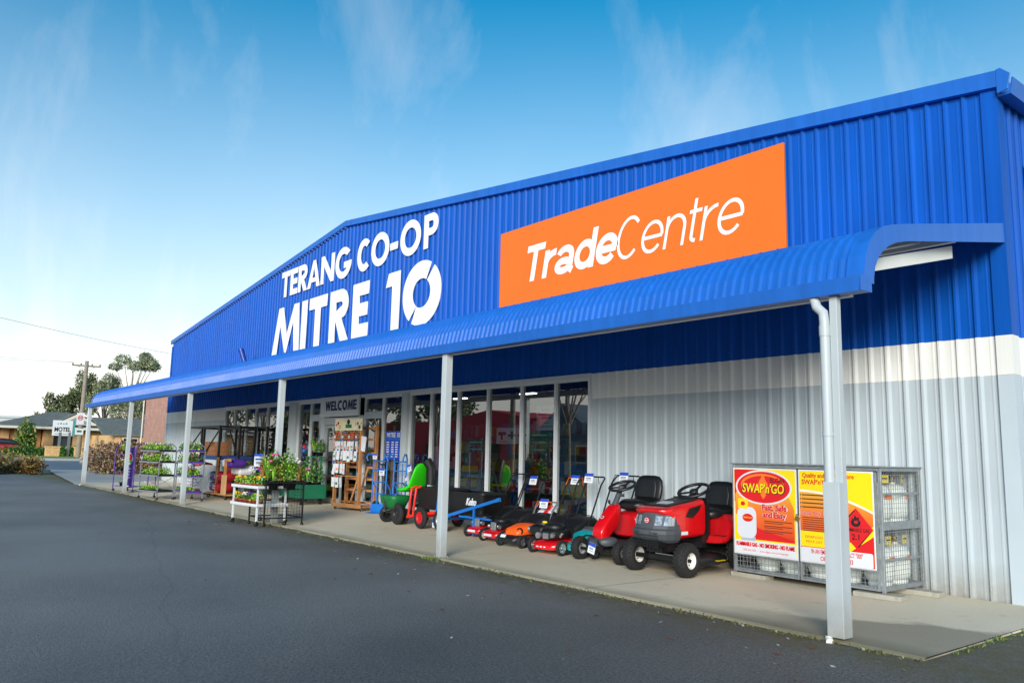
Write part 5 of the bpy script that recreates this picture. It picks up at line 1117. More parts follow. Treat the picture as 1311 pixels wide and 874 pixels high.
ps = thing('price_sign', 'white price card with a blue top edge standing among the seedlings', 'sign', (-12.12,-3.30,.70), R(6)); MB().box(-.005,.005,-.005,.005,0,.42).build('stake', BLACKM, ps); c_ = MB().box(-.20,.20,-.012,-.006,.37,.62).build('card', CARD, ps); MB().box(-.20,.20,-.0145,-.0125,.57,.62).build('print', TAGB, c_); MB().box(-.12,.12,-.0145,-.0125,.42,.46).build('print', GREYPR, c_); MB().box(-.15,.15,-.0145,-.0125,.50,.53).build('print', TAGB, c_)
BC = (-11.30,-3.20,0); t = thing('mesh_trolley', 'black wire mesh trolley of pot plants overlapping the white trolley', 'trolley', BC, R(0))
b = MB()
for x in (-.44,.30):
    for y in (-.38,.36): b.box(x-.012,x+.012,y-.012,y+.012,.06,.82)
for z in (.14,.79):
    b.box(-.44,.30,-.392,-.370,z,z+.02); b.box(-.44,.30,.35,.372,z,z+.02); b.box(-.452,-.428,-.37,.35,z,z+.02); b.box(.288,.312,-.37,.35,z,z+.02)
b.build('frame', BLACKM, t)
for (ax, p_, a0, a1) in (('x',.30,-.38,.36),('y',-.38,-.44,.30),('y',.36,-.44,.30)): meshpanel('wire_mesh', ax, p_, a0, a1, .16, .79, .055, t, BLACKM, .002)
MB().box(-.43,.29,-.37,.35,.66,.67).build('shelf', BLACKM, t)
for x in (-.44,.30):
    for y in (-.38,.36): castor(t, x, y, .03)
kk = ['grass','strap','lilyp','strap','dark','strap']
lbm = ['tan feathery grass in a black pot at the left of the mesh trolley','tall strap leaved plant at the back of the mesh trolley','pale pink lily at the front of the mesh trolley','arching strap leaved plant in the middle of the mesh trolley','dark leafy pot plant at the right of the mesh trolley','short strap leaved plant at the front right corner of the mesh trolley']
for i, k in enumerate(kk): potted((BC[0]-.33+.25*(i % 3), BC[1]-.20+.36*(i//3), .672), lbm[i], k, .105, (.50,.66,.46,.66,.55,.46)[i], BLACK, 'pot plants on the mesh trolley', ph=.16)
# hot pots label sticks (green round tags)
b = MB()
for i in range(3):
    ts = thing('plant_label', ['green round plant tag at the left front of the mesh trolley','green round plant tag in the middle front of the mesh trolley','green round plant tag at the right front of the mesh trolley'][i], 'tag', (-11.62+i*.22,-3.60,.80), 0, 'round plant tags')
    b = MB(); b.lathe([(0,0),(.055,0),(.055,.003),(0,.003)], (0,0,.05), (0,1,0), 16); b.prism([(-.03,-.06),(.03,-.06),(.045,.03),(-.045,.03)],'y',0,.003); b.build('tag', mat('green_tag','#179a62',.5), ts); b = MB(); b.lathe([(0,-.001),(.03,-.001),(.03,-.0025),(0,-.0025)], (0,0,.055), (0,1,0), 14); b.build('print', CARD, ts)
# green planter table by the door
t = thing('planter_table', 'long dark green planter box on legs full of plants left of the door', 'planter', (-16.6,-.60,zs(-16.6,-.6)))
for y in (-.33,.33): MB().box(-1.35,1.25,y-.012,y+.012,.16,.50).build('side_board', DGREEN, t, bevel=.004)
for x in (-1.35,1.25): MB().box(x-.012,x+.012,-.318,.318,.16,.50).build('end_board', DGREEN, t)
MB().box(-1.33,1.23,-.31,.31,.40,.44).build('soil', SOIL, t)
for x in (-1.2,0,1.1):
    for y in (-.25,.25): MB().box(x-.03,x+.03,y-.03,y+.03,0,.16).build('leg', BLACKM, t)
for x in (-.75,.05): b = MB(); b.lathe([(0,0),(.12,0),(.12,-.02),(0,-.03)], (x,-.345,.32), (0,1,0), 20); b.build('wheel_cap', mat('dark_green2','#0c4030',.5), t)
ks = ['airy','strap','white','strap','dark','lily','grass','dark','lilyp','dark']
nmz = ['leggy shrub with pale tips','broad strap leaved plant','bushy white flowered plant','arching strap leaved plant','dark leafy shrub','white lily','tan feathery grass','dense dark shrub','pale pink lily','tall dark shrub']
for i, k in enumerate(ks): potted((-17.75+.255*i, -.62+.13*(i % 2)*1.0, .50), f"{nmz[i]} in the green planter, {['first','second','third','fourth','fifth','sixth','seventh','eighth','ninth','last'][i]} from its left end", k, .11, (.6,.55,.4,.62,.6,.55,.45,.65,.4,.5)[i], BLACK, 'plants in the green planter', ph=.12)
t = thing('plant_stand', 'small green shelf stand with ornaments and tall plants above the planter', 'stand', (-15.95,-.35,zs(-16,-.3)))
for x in (-.4,.4): MB().box(x-.02,x+.02,-.02,.02,0,1.18).build('leg', DGREEN, t)
for z in (.72,1.16): MB().box(-.45,.45,-.14,.14,z,z+.03).build('shelf', DGREEN, t)
b = MB(); b.tube([(.13*math.cos(2*PI*k/20),0,.18*math.sin(2*PI*k/20)) for k in range(20)], .014, 6, closed=True); hp = b.build('wind_ornament', mat('navy_metal','#1a2c66',.4), None, (-16.27,-.50,1.42)); tag(hp, 'dark blue oval ring ornament with coloured balls above the green planter', 'ornament')
for k, (m_, dz) in enumerate(((REDPR,.08),(BLUEP,-.02))): b = MB(); b.ell((0,0,dz),(.05,.05,.05),10,8); b.build('ball', m_, hp)
b = MB(); b.cyl((0,0,-.22),(0,0,-.18),.04); b.build('foot', BLACKM, hp)
for i, (dx, k, hh) in enumerate(((-.05,'strap',.42),(.2,'white',.25),(.36,'dark',.3))): potted((-15.95+dx,-.35,1.27), ['tall strap leaved plant','white flowered pot','dark leafed pot'][i]+' on the top of the green stand', k, .06, hh, BLACK, 'pots on the green stand')
# grey tiered seedling racks by the third post
def tier_rack(loc, rz, label, seed, arch=True):
    t = thing('plant_rack', label, 'rack', (*loc, zs(*loc)), rz, 'grey tiered plant racks'); b = MB()
    for x in (-.55,.55):
        for y in (-.22,.22): b.box(x-.014,x+.014,y-.014,y+.014,.07,1.30 if y > 0 else 1.0)
    for x in (-.55,.55): b.tube([(x,.22,1.28),(x,.20,1.42),(x,.08,1.50),(x,-.06,1.47),(x,-.16,1.30),(x,-.22,1.0)], .014, 8)
    b.beam((-.55,.22,.30),(.55,.22,.62),.008,.008); b.beam((-.55,.22,.62),(.55,.22,.30),.008,.008)
    b.build('frame', mat('grey_rack','#8f949c',.45,.3), t)
    for z in (.20,.62,.98,1.28): b = MB(); b.box(-.58,.58,-.27,.25,z,z+.012); b.box(-.58,.58,-.275,-.265,z+.012,z+.04); b.build('shelf', MATS['grey_rack'], t, bevel=.002, seg=1)
    for x in (-.55,.55):
        for y in (-.22,.22): castor(t, x, y, .035)
    return t
q = random.Random(3)
LV = {.20:'bottom',.62:'second lowest',.98:'third',1.28:'top'}
for ri, (loc, rz, lb) in enumerate((((-19.95,-3.10), R(10), 'grey tiered rack of leafy seedling trays between the second and third posts'),((-18.9,-2.55), R(-4), 'grey tiered rack with purple trays directly behind the third post'))):
    tier_rack(loc, rz, lb, ri)
    for z in (.20,.62,.98,1.28):
        for s, side in ((-.29,'left'),(.29,'right')):
            if z == .20 and (s < 0) == (ri == 0) and False: continue
            c, sn_ = math.cos(rz), math.sin(rz)
            tr = thing('seedling_tray', f"{'black' if ri == 0 else 'purple'} seedling tray on the {side} of the {LV[z]} shelf of the {'leafy' if ri == 0 else 'purple tray'} rack", 'tray', (loc[0]+s*c, loc[1]+s*sn_, zs(*loc)+z+.013), rz, 'seedling trays on the grey racks')
            b = MB(); b.box(-.27,.27,-.22,.20,0,.006); b.box(-.27,.27,-.226,-.22,0,.05); b.box(-.27,.27,.20,.206,0,.05); b.box(-.276,-.27,-.22,.20,0,.05); b.box(.27,.276,-.22,.20,0,.05); b.build('tray', BLACK if ri == 0 else PURPLE, tr)
            b = MB(); MS = [L_GREEN, L_MID, FLW, FLP, TERRA]
            if z > .3 or s < 0:
                for k in range(10):
                    x_, y_ = -.22+.11*(k % 5), -.13+.2*(k//5)
                    clump(b, x_, y_, .04, .09, q.uniform(.14,.24) if z != .2 else .08, 40, 0 if (ri == 0 or q.random() < .5) else 1, .05, q)
                    if ri == 1 or z > 1.2 or q.random() < .3: blooms(b, x_, y_, .04, .06, .18, 3, 2 if q.random() < .6 else 3, .018, q)
            else: clump(b, 0, 0, .01, .2, .04, 30, 1, .04, q)
            stuff(b.build('seedlings', MS, tr))
# purple rack with banner
t = thing('banner_rack', 'purple arched rack with a purple banner beside the second post', 'rack', (-23.9,-2.82,zs(-24,-2.8)), R(20)); b = MB()
for x in (-.52,.52): b.tube([(x,-.25,.08),(x,-.25,1.2),(x,-.18,1.42),(x,0,1.52),(x,.18,1.42),(x,.25,1.2),(x,.25,.08)], .016, 8)
for z in (.16,.62,1.15): b.box(-.52,.52,-.25,.25,z,z+.015)
b.build('frame', PURPLE, t)
for x in (-.5,.5):
    for y in (-.24,.24): castor(t, x, y, .04)
bn = MB().box(.02,.50,-.275,-.268,.14,1.38).build('banner', PURPLE, t); b = MB(); b.lathe([(0,0),(.19,0),(.19,-.003),(0,-.003)], (.26,-.276,1.02), (0,1,0), 24); b.build('print', CARD, bn)
b = MB(); b.lathe([(0,-.004),(.13,-.004),(0,-.006)], (.26,-.276,1.06), (0,1,0), 18); b.build('print', REDPR, bn); b = MB(); b.prism([(.12,.90),(.40,.90),(.36,1.0),(.16,1.0)],'y',-.284,-.281); b.build('print', mat('leaf_print','#5fa32e',.5), bn)
for k in range(4): MB().box(.10+.02*(k % 2),.42-.03*(k % 3),-.279,-.276,.70-k*.09,.735-k*.09).build('print', mat('pale_violet_print','#a99ad0',.5), bn)
MB().box(.14,.38,-.279,-.276,.17,.20).build('print', CARD, bn)
for i, (x, z, k) in enumerate(((-.28,.178,'pink'),(-.30,.638,'white'),(-.26,1.168,'leafy'),(-.05,.638,'violet'))): 
    c, s = math.cos(R(20)), math.sin(R(20)); potted((-23.9+x*c+.08*s, -2.82+x*s-.08*c, zs(-24,-2.8)+z), ['pink flowering pot on the bottom','white flowering pot on the middle','leafy green pot on the top','violet flowering pot on the middle'][i]+' shelf of the purple rack', k, .10, .30, BLACK, 'pots on the purple rack')

# ================================================================== STOCK CAGES, BAGS, PALLETS
t = thing('steel_stock_cage', 'tall black steel cage rack with diagonal braces left of the shop windows', 'cage rack', (-21.7,-.85,zs(-21.7,-.8))); b = MB()
for (x, y) in ((-1.45,-.55),(-.05,-.55),(.15,-.55),(1.55,-.55),(-1.45,.5),(-.05,.5),(1.55,.5),(2.5,.5),(2.5,-.3)): b.box(x-.035,x+.035,y-.03,y+.03,0,2.0)
for z in (1.96,): b.box(-1.45,1.55,-.58,-.52,z,z+.06); b.box(-1.45,2.5,.47,.53,z,z+.06); b.box(-1.48,-1.42,-.52,.47,z,z+.06); b.box(1.52,1.58,-.52,.47,z,z+.06); b.box(1.58,2.5,-.33,-.27,z,z+.06)
b.build('frame', BLACKM, t)
for (a, c) in (((-1.4,-.55,1.25),(-.1,-.55,1.9)),((.2,-.55,1.15),(1.5,-.55,1.9)),((-1.4,-.5,.5),(-.1,-.5,1.0)),((2.45,-.3,1.1),(1.6,-.3,1.9))): b = MB(); b.beam(a, c, .03, .04); b.build('brace', BLACKM, t)
for x0, x1 in ((-1.42,-.08),(.18,1.52)): MB().box(x0,x1,-.60,.48,1.02,1.14).build('shelf_beam', mat('navy_beam','#1d3f78',.5), t, bevel=.004)
MB().box(.2,1.5,-.585,-.565,.04,.86).build('panel', mat('light_grey_panel','#b4b8b2',.6,n=4,amt=.05), t); MB().box(.16,1.54,-.60,-.59,.0,.035).build('panel_rail', BLACKM, t)
meshpanel('wire_mesh','y',.49,-1.4,1.5,1.15,1.95,.10,t,BLACKM,.003)
q = random.Random(9); cols = [mat('cream_carton','#d8cdae',.6,n=10,amt=.1), mat('brown_carton','#8a5a38',.7,n=10,amt=.15), CARD]
for r_ in range(9):
    for l in range(2 if r_ < 5 else 3):
        x = -23.0+r_*.15*1.9; lab = f"{'cream' if r_ < 5 else 'brown'} carton on the black cage rack, {['first','second','third','fourth','fifth','sixth','seventh','eighth','ninth'][r_]} stack from the left, {['bottom','second','third','top'][l]}"
        o = MB().box(-.125,.125,-.2,.2,0,.135).build('carton', cols[0 if r_ < 5 else 1], None, (x,-1.15+q.uniform(-.03,.03),zs(-22,-1)+1.142+l*.137), (0,0,q.uniform(-.06,.06)), bevel=.004, seg=1); tag(o, lab, 'carton', 'cartons on the cage rack')
def bag_mesh(L, Wd, H, mats, name='bag'):
    b = MB(); b.loft([(-L/2,0,0,Wd*.44,H*.10,3),(-L/2+.02,0,0,Wd*.47,H*.36,3.4)]+[(-L*.42+L*.84*k/12,0,.012*math.sin(k*1.9)*H,Wd*(.49+.012*math.sin(k*2.3)),H*(.49+.02*math.sin(k*1.3)),4) for k in range(13)]+[(L/2-.02,0,0,Wd*.47,H*.36,3.4),(L/2,0,0,Wd*.44,H*.10,3)], 0, 22, ax='x')
    for i, f in enumerate(b.f):
        c = sum(b.v[k][0] for k in f)/len(f); b.mi[i] = min(len(mats)-1, int((c+L/2)/L*len(mats)))
    return b.mesh(name, mats)
pal = thing('pallet', 'red pallet under the stack of white bags', 'pallet', (-22.15,-1.62+.35,zs(-22,-1.4)))
for k in range(6): MB().box(-.72,.72,-.45+k*.17,-.34+k*.17,.10,.12).build('deck_slat', mat('red_pallet','#a8382c',.7,n=6,amt=.2), pal)
for x in (-.66,0,.66): MB().box(x-.05,x+.05,-.45,.5,.0,.099).build('bearer', MATS['red_pallet'], pal)
BR = mat('bag_print_red','#dcdfe4',.6,dirt=('#c03040',16,.50)); BB = mat('bag_print_blue','#dcdfe4',.6,dirt=('#5a78c0',16,.50))
wm = bag_mesh(.46,.72,.105,[CARD, CARD, BR, BR, CARD, BB, CARD])
wm2 = bag_mesh(.46,.72,.105,[CARD, BB, CARD, BR, CARD, CARD])
for l in range(7):
    for c in range(3):
        o = link(wm if (l+c) % 2 else wm2, 'bag', None, (-22.62+c*.47+q.uniform(-.02,.02), -1.27, zs(-22,-1)+.175+l*.098), (0,q.uniform(-.03,.03),q.uniform(-.05,.05)))
        tag(o, f"white printed bag on the red pallet, {['left','middle','right'][c]} stack, layer {['at the bottom','second up','third up','fourth up','fifth up','sixth up','at the top'][l]}", 'bag', 'white bags on the red pallet')
o = link(bag_mesh(.5,.5,.12,[mat('bag_blue','#3c55b0',.5), mat('bag_rose','#b8324a',.5)]), 'bag', None, (-21.9,-1.30,zs(-22,-1)+.87), (0,.1,.2)); tag(o, 'blue and red bag lying on top of the white stack', 'bag')
gm = bag_mesh(1.05,.50,.27,[CARD, CARD, PURPLE, PURPLE, PURPLE, mat('bag_red','#b0202e',.5), MATS['bag_red'], MATS['bag_red'], MATS['bag_red']]); 
gm3 = bag_mesh(.62,.46,.24,[CARD, CARD, PURPLE, PURPLE, PURPLE])
tr = thing('wooden_trolley', 'pine sided flat trolley on castors carrying the red and purple bags', 'trolley', (-18.9,-1.45,zs(-19,-1.4)))
MB().box(-.95,.7,-.35,.35,.11,.15).build('deck', WOOD, tr); MB().box(.36,.72,-.37,-.35,.14,.66).build('end_panel', mat('plywood','#c79a6a',.6,n=4,amt=.15), tr)
for x, z0_, z1_ in ((.30,.66,1.05),(-.35,.9,1.12)): MB().box(x,x+.06,-.30,-.24,.15,z1_).build('post', WOOD, tr)
MB().box(.30,.72,-.30,-.26,1.02,1.09).build('top_rail', WOOD, tr)
for x in (-.8,.6):
    for y in (-.3,.3): castor(tr, x, y, .055)
for i, (x, z, lb) in enumerate(((-19.55,.30,'red and purple potting bag at the bottom left of the trolley stack'),(-19.50,.585,'red and purple potting bag second from the bottom of the trolley stack'),(-18.60,.97,'short white and purple potting bag lying on top of the trolley stack'))):
    o = link(gm if i < 2 else gm3, 'potting_bag', None, (x,-1.48,zs(-19,-1.4)+z), (0,0,R(4*i-4))); tag(o, lb, 'bag', 'red and purple potting bags')
    for u, w_, dz in (((.12,.30,.03),(.14,.22,-.03),(-.20,.10,.02)) if i < 2 else ()): MB().box(u,u+w_,-.262,-.255,dz-.012,dz+.012).build('print', CARD, o)
gm2 = bag_mesh(.9,.5,.28,[MATS['bag_red'], CARD, CARD]); o = link(gm2, 'potting_bag', None, (-18.9,-1.15,zs(-19,-1.4)+.78), (0,0,R(3))); tag(o, 'red bag half hidden beneath the topmost potting bag', 'bag', 'red and purple potting bags')
t = thing('wheelbarrow', 'black wheelbarrow with two black tyres standing behind the white flower trolley', 'wheelbarrow', (-16.95,-1.55,zs(-17,-1.5)))
wheel(t, (-.35,0,.20), .20, .09, BLACK, .45, ax='y'); wheel(t, (.12,-.1,.20), .20, .09, BLACK, .45, ax='y'); b = MB(); b.tube([(-.35,.0,.2),(-.1,.15,.3),(.6,.2,.45)], .018, 8); b.tube([(.12,-.1,.2),(.3,0,.3),(.9,.05,.45)], .018, 8); b.build('frame', BLACKM, t)
b = MB(); b.loft([(.35,.1,.1,.30,.2,5),(.55,.1,.1,.45,.3,5)], 0, 24, ax='z'); b.build('tray', BLACKM, t)

# ================================================================== BUSHES, STREET AND MOTEL BEYOND
def bush(name, label, c, r, n, size, mats, seed, frac=(1,0), cat='bush'):
    """leafy mass: many small leaves over an uneven shell, twigs inside"""
    q = random.Random(seed); g = np.random.RandomState(seed)
    t = thing(name, label, cat, c); b = MB(); lobes = []
    for k in range(16): a = q.uniform(0,2*PI); u = math.sqrt(q.random())*.75; lobes.append((u*math.cos(a)*r[0], u*math.sin(a)*r[1], q.uniform(.25,.62)*r[2]*(1.15-u*.5), q.uniform(.32,.5)))
    for i in range(n):
        L = lobes[q.randrange(16)]; d = Vector(g.normal(size=3)).normalized(); k = q.uniform(.72, 1.08)
        p = (L[0]+d.x*L[3]*r[0]*k, L[1]+d.y*L[3]*r[1]*k, max(.02, L[2]+d.z*L[3]*r[2]*k))
        leaf_quads(b, [p], size, 0 if q.random() < frac[0] else 1, .55, .3, q)
    b.build('foliage', mats, t)
    b = MB()
    for i in range(26): a = q.uniform(0,2*PI); u = q.uniform(.2,.8); b.tube([(0.1*math.cos(a),.1*math.sin(a),0),(u*r[0]*.5*math.cos(a),u*r[1]*.5*math.sin(a),r[2]*.4),(u*r[0]*math.cos(a),u*r[1]*math.sin(a),r[2]*.75)], .015, 4)
    b.build('stems', BARK, t); return t
bush('shrub', 'broad olive and rusty shrub beyond the car park at the left edge', (-42.8,-5.1,-.03), (2.6,3.0,1.12), 9000, .17, [L_BUSH, L_BROWN], 2, (.72,0))
bush('shrub', 'red leafed shrub at the right end of the olive shrub bed', (-43.2,-3.1,-.03), (1.1,.95,.92), 2400, .13, [L_RED, L_BUSH], 4, (.30,0))
bush('shrub', 'large brown twiggy shrub behind the purple banner rack', (-42.0,1.7,0), (1.8,2.5,1.75), 8500, .17, [L_BROWN, L_BUSH], 6, (.88,0))
bush('shrub', 'brown shrub behind the leafy plant rack', (-40.5,4.2,0), (1.6,1.6,1.5), 3500, .17, [L_BROWN, L_BUSH], 8, (.85,0))

def tree(label, base, h, crown, n, size, m, seed, lobes=9, trunk=.25, name='tree', bark=BARK):
    q = random.Random(seed); t = thing(name, label, 'tree', base, 0, 'trees beyond the motel'); b = MB(); lb = []
    for k in range(lobes):
        a = q.uniform(0,2*PI); u = math.sqrt(q.random()); lb.append((u*crown[0]*math.cos(a), u*crown[0]*math.sin(a), h-crown[1]*q.uniform(.3,1)*(.6+.6*u), q.uniform(.28,.46)))
    tb = MB(); tb.tube([(0,0,0),(.1,.1,h*.3),(-.1,.05,h*.55),(0,0,h*.8)], [trunk,trunk*.8,trunk*.55,trunk*.2], 8)
    for L in lb: tb.tube([(0,.05,h*.35),(L[0]*.4,L[1]*.4,h*.35+(L[2]-h*.35)*.55),(L[0],L[1],L[2])], [trunk*.4,trunk*.28,trunk*.08], 6)
    tb.build('trunk', bark, t)
    for i in range(n):
        L = lb[i % lobes]; d = Vector((q.gauss(0,1),q.gauss(0,1),q.gauss(0,1))).normalized(); k = q.uniform(.35,1.05)**.6
        leaf_quads(b, [(L[0]+d.x*k*L[3]*crown[0], L[1]+d.y*k*L[3]*crown[0], L[2]+d.z*k*L[3]*crown[1]*.75)], size, 0, .6, 0, q)
    b.build('crown', m, t); return t
tree('broad dark tree rising behind the motel left of the power pole', (-121,11.2,.3), 9.0, (2.4,4.6), 6500, .34, [L_PINE], 11, 12)
tree('low dark tree at the left end of the clump behind the motel', (-122,9.6,.3), 7.0, (1.6,3.2), 3000, .32, [L_GUM], 19, 8)
tree('dark spiky tree crown directly behind the power pole', (-121,13.4,.3), 11.6, (1.7,5.6), 4500, .32, [L_PINE], 12, 10)
tree('olive tree right of the power pole, just above the awning end', (-115,15.0,.3), 11.0, (2.2,4.2), 5000, .32, [L_GUM], 13, 10)
tree('tall open gum tree with pale limbs above the awning', (-104,15.6,.3), 13.0, (2.7,2.2), 3800, .28, [L_GUM], 14, 9, .22)
tree('gum tree whose trunk shows under the awning between the first two posts', (-93,13.0,.3), 8.8, (2.6,3.6), 4500, .28, [L_GUM], 16, 9, .2)
tree('low gum tree left of the brick building under the awning', (-100,15.4,.3), 8.4, (2.6,4.2), 4500, .28, [L_GUM], 17, 9, .2)

BRICKY = mat('yellow_brick','#d6ad7a',.85,n=3,amt=.12,grain=(14,.18)); BRICKP = mat('pink_brick','#b08878',.9,n=2.2,amt=.22,dirt=('#8c6a60',7,.52),grain=(16,.3)); ROOFT = mat('grey_tile','#6c706a',.85,n=2,amt=.15,grain=(6,.2)); CREAMT = mat('cream_trim','#d9d4c6',.6)
DGL = mat('dark_window_glass','#20262b',.12,spec=.7)
mo = thing('motel', 'low yellow brick motel with grey tiled roof and a small white gable', 'motel', (-78,0,zg(-78)))
def wallbox(x0,x1,y0,y1,z0,z1,name='wall',m=BRICKY,parent=mo): return MB().box(x0,x1,y0,y1,z0,z1).build(name, m, parent)
wallbox(-14,-.2,-22,-1.2,0,2.35,'wall'); wallbox(-8,-.6,-1.1,2.6,0,2.4,'entry_wall',mat('brown_panel','#a87c50',.8,n=3,amt=.1)); wallbox(-8,0,2.7,3.5,0,2.4); wallbox(-8,-.3,5.1,9.9,0,2.4); wallbox(-.9,-.5,-.5,.15,0,2.4,'wall_pier'); wallbox(-.9,-.45,.5,.95,0,2.4,'wall_pier'); wallbox(-.6,-.55,1.0,1.3,0,2.4,'door',DARK); wallbox(-8,-.5,3.6,5.0,0,2.4,'entry_wall',mat('grey_door','#55585c',.6))
for y0, y1 in ((-11,-7.4),(-7.1,-5.6),(-4.5,-2.4)):
    w_ = MB().box(-.19,-.12,y0,y1,1.0,2.15).build('window', CREAMT, mo); MB().box(-.118,-.112,y0+.08,y1-.08,1.08,2.07).build('pane', DGL, w_)
def hip(x0,x1,y0,y1,z0,h,name='roof',ov=.5):
    x0-=ov;x1+=ov;y0-=ov;y1+=ov; xm=(x0+x1)/2; e=min((x1-x0)/2,(y1-y0)/2)
    b = MB(); b.add([(x0,y0,z0),(x1,y0,z0),(x1,y1,z0),(x0,y1,z0),(xm,y0+e,z0+h),(xm,y1-e,z0+h)], [(1,2,5,4),(3,0,4,5),(0,1,4),(2,3,5),(0,3,2,1)]); r_ = b.build(name, ROOFT, mo)
    b = MB(); b.box(x1-.02,x1+.04,y0,y1,z0-.18,z0+.02); b.box(x0,x1,y0-.04,y0+.02,z0-.18,z0+.02); b.box(x0,x1,y1-.02,y1+.04,z0-.18,z0+.02); b.build('fascia', CREAMT, r_); return r_
hip(-14,0,-22,0.3,2.52,1.75); hip(-9,0.6,-1.2,10.0,2.50,1.5)
b = MB(); b.prism([(3.3,2.75),(6.9,2.75),(5.1,3.75)],'x',.4,.9); g_ = b.build('gable', CREAMT, mo); b = MB(); b.prism([(3.9,2.80),(6.3,2.80),(5.1,3.5)],'x',.9,.92); b.build('gable_infill', mat('gable_grey','#8d8f88',.8), g_)
b = MB(); b.add([(.95,3.1,2.72),(.95,5.1,3.84),(.95,7.1,2.72),(-4,3.1,2.72),(-4,5.1,3.84),(-4,7.1,2.72)], [(0,1,4,3),(1,2,5,4)]); b.build('gable_roof', ROOFT, mo)
for y in (-9.5,-3.5): MB().box(-7.5,-6.9,y,y+.6,3.9,4.75).build('chimney', BRICKY, mo)
mw = thing('motel_wing', 'lower brown roofed motel wing with yellow brick parapet seen under the awning', 'building', (-63,0,zg(-63)))
MB().box(-9,-.6,5.4,9.2,0,1.95).build('wall', BRICKY, mw); 
for y0, y1 in ((5.9,7.0),(8.0,9.0)): w_ = MB().box(-.59,-.52,y0,y1,1.15,1.75).build('window', CREAMT, mw); MB().box(-.518,-.51,y0+.06,y1-.06,1.2,1.7).build('pane', DGL, w_)
b = MB(); b.add([(-.3,4.4,2.0),(-.3,9.2,2.0),(-4.5,9.2,3.35),(-4.5,4.4,3.35),(-.3,4.4,1.9),(-.3,9.2,1.9),(-4.5,9.2,3.25),(-4.5,4.4,3.25)], [(0,1,2,3),(7,6,5,4),(0,4,5,1),(0,3,7,4)]); b.build('roof', ROOFT, mw)
b = MB(); b.prism([(-.1,0),(-.1,2.0),(-4.5,3.55),(-4.8,3.55),(-4.8,0)],'y',9.21,9.5); b.build('parapet', mat('orange_brick','#c88a48',.85,n=3,amt=.12,grain=(14,.15)), mw)
sh = thing('shed', 'white sheet roofed shed between the motel wing and the brick building', 'shed', (-80,15,zg(-80))); MB().box(-6,0,-2.2,2.6,0,3.3).build('wall', WHITEB, sh); b = MB(); b.add([(.3,-2.6,3.3),(.3,2.8,3.3),(-3,2.8,4.6),(-3,-2.6,4.6),(-6.3,-2.6,3.3),(-6.3,2.8,3.3)],[(0,1,2,3),(3,2,5,4)]); b.build('roof', mat('pale_roof','#ccd2d2',.5), sh)
fw = thing('long_shed', 'long pale roof line seen beyond the motel roof', 'shed', (-150,0,.4)); MB().box(-8,0,-30,34,0,5.2).build('wall', mat('pale_wall','#cfd3d3',.7), fw); MB().box(-8.2,.2,-30.2,34.2,5.2,5.6).build('roof', MATS['pale_roof'], fw)
bb = thing('brick_building', 'plain pinkish brown brick building beside the left end of the store', 'building', (-42,3.3,0)); MB().box(-5.3,6.5,0,9,0,4.45).build('wall', BRICKP, bb); MB().box(-5.35,6.55,-.05,9.05,4.45,4.52).build('coping', mat('coping','#9a938a',.8), bb)
b = MB(); b.cyl((-5.36,-.1,0),(-5.36,-.1,4.4),.04,n=8); b.build('downpipe', CREAMT, bb)
lw = thing('low_wall', 'low orange brick wall with a white banner in front of the motel wing', 'wall', (-58.5,5.0,zg(-58))); MB().box(-.1,.1,-2.0,5.2,0,1.25).build('wall', BRICKY, lw, ); MB().box(.10,.12,.2,3.0,.55,1.15).build('banner', CARD, lw); MB().box(.121,.125,.5,1.7,.75,.95).build('print', ORPR, lw)
for y, z_, lb in ((2.46,.5,'low brick gate pier left of the motel sign'),(4.6,.5,'low brick gate pier right of the motel sign')):
    p_ = thing('gate_pier', lb, 'pier', (-71.5,y,zg(-71.5)), 0, 'brick piers before the motel'); MB().box(-.4,.4,-.48,.48,0,.75).build('brick_body', BRICKY, p_); MB().box(-.45,.45,-.53,.53,.75,.85).build('cap', BRICKY, p_)
bush('hedge', 'clipped green hedge along the front of the motel', (-74.5,2.6,zg(-74)), (.6,4.6,.85), 3600, .22, [L_MID], 20, (1,0), 'hedge')
bush('climber', 'tall green climber on the corner of the motel', (-75.5,1.0,zg(-75)), (.7,.8,3.0), 2600, .25, [L_MID, L_BUSH], 22, (.7,0), 'climber')
sg = thing('motel_sign', 'white motel sign on two grey posts on the grass verge', 'sign', (-71.9,3.05,zg(-71.9)))
for y in (-.08,.62): MB().box(-.1,.1,y-.09,y+.09,0,2.0).build('post', mat('grey_post','#6b7277',.6), sg)
pb = MB().box(-.08,.08,-.66,.80,1.72,2.98).build('sign_panel', CARD, sg); MB().box(-.12,.06,.81,.98,1.70,3.0).build('side_edge', mat('teal_edge','#3c9a9a',.5), sg)
text('MOTEL', .50, BLKPR, sg, (.09,.06,2.22), (R(90),0,R(90)), ext=.003, width=1.20, off=.03)
for k in range(4): MB().box(.081,.084,-.35+k*.2,-.22+k*.2,2.66,2.74+.04*(k % 2)).build('print', mat('teal_print','#2a8f92',.5), pb)
MB().box(.081,.084,-.5,.6,1.84,1.90).build('print', GREYPR, pb)
pp = thing('power_pole', 'weathered timber power pole with a crossarm standing by the road', 'power pole', (-68.6,3.85,.35))
b = MB(); b.cyl((0,0,0),(0,0,7.85),.20,.14,12); b.build('pole', mat('weathered_timber','#8f8577',.9,n=4,amt=.2), pp); b = MB(); b.beam((0,-1.05,7.45),(0,1.05,7.45),.10,.12); b.beam((0,-.6,7.4),(0,0,7.0),.03,.03); b.beam((0,.6,7.4),(0,0,7.0),.03,.03); b.build('crossarm', MATS['weathered_timber'], pp)
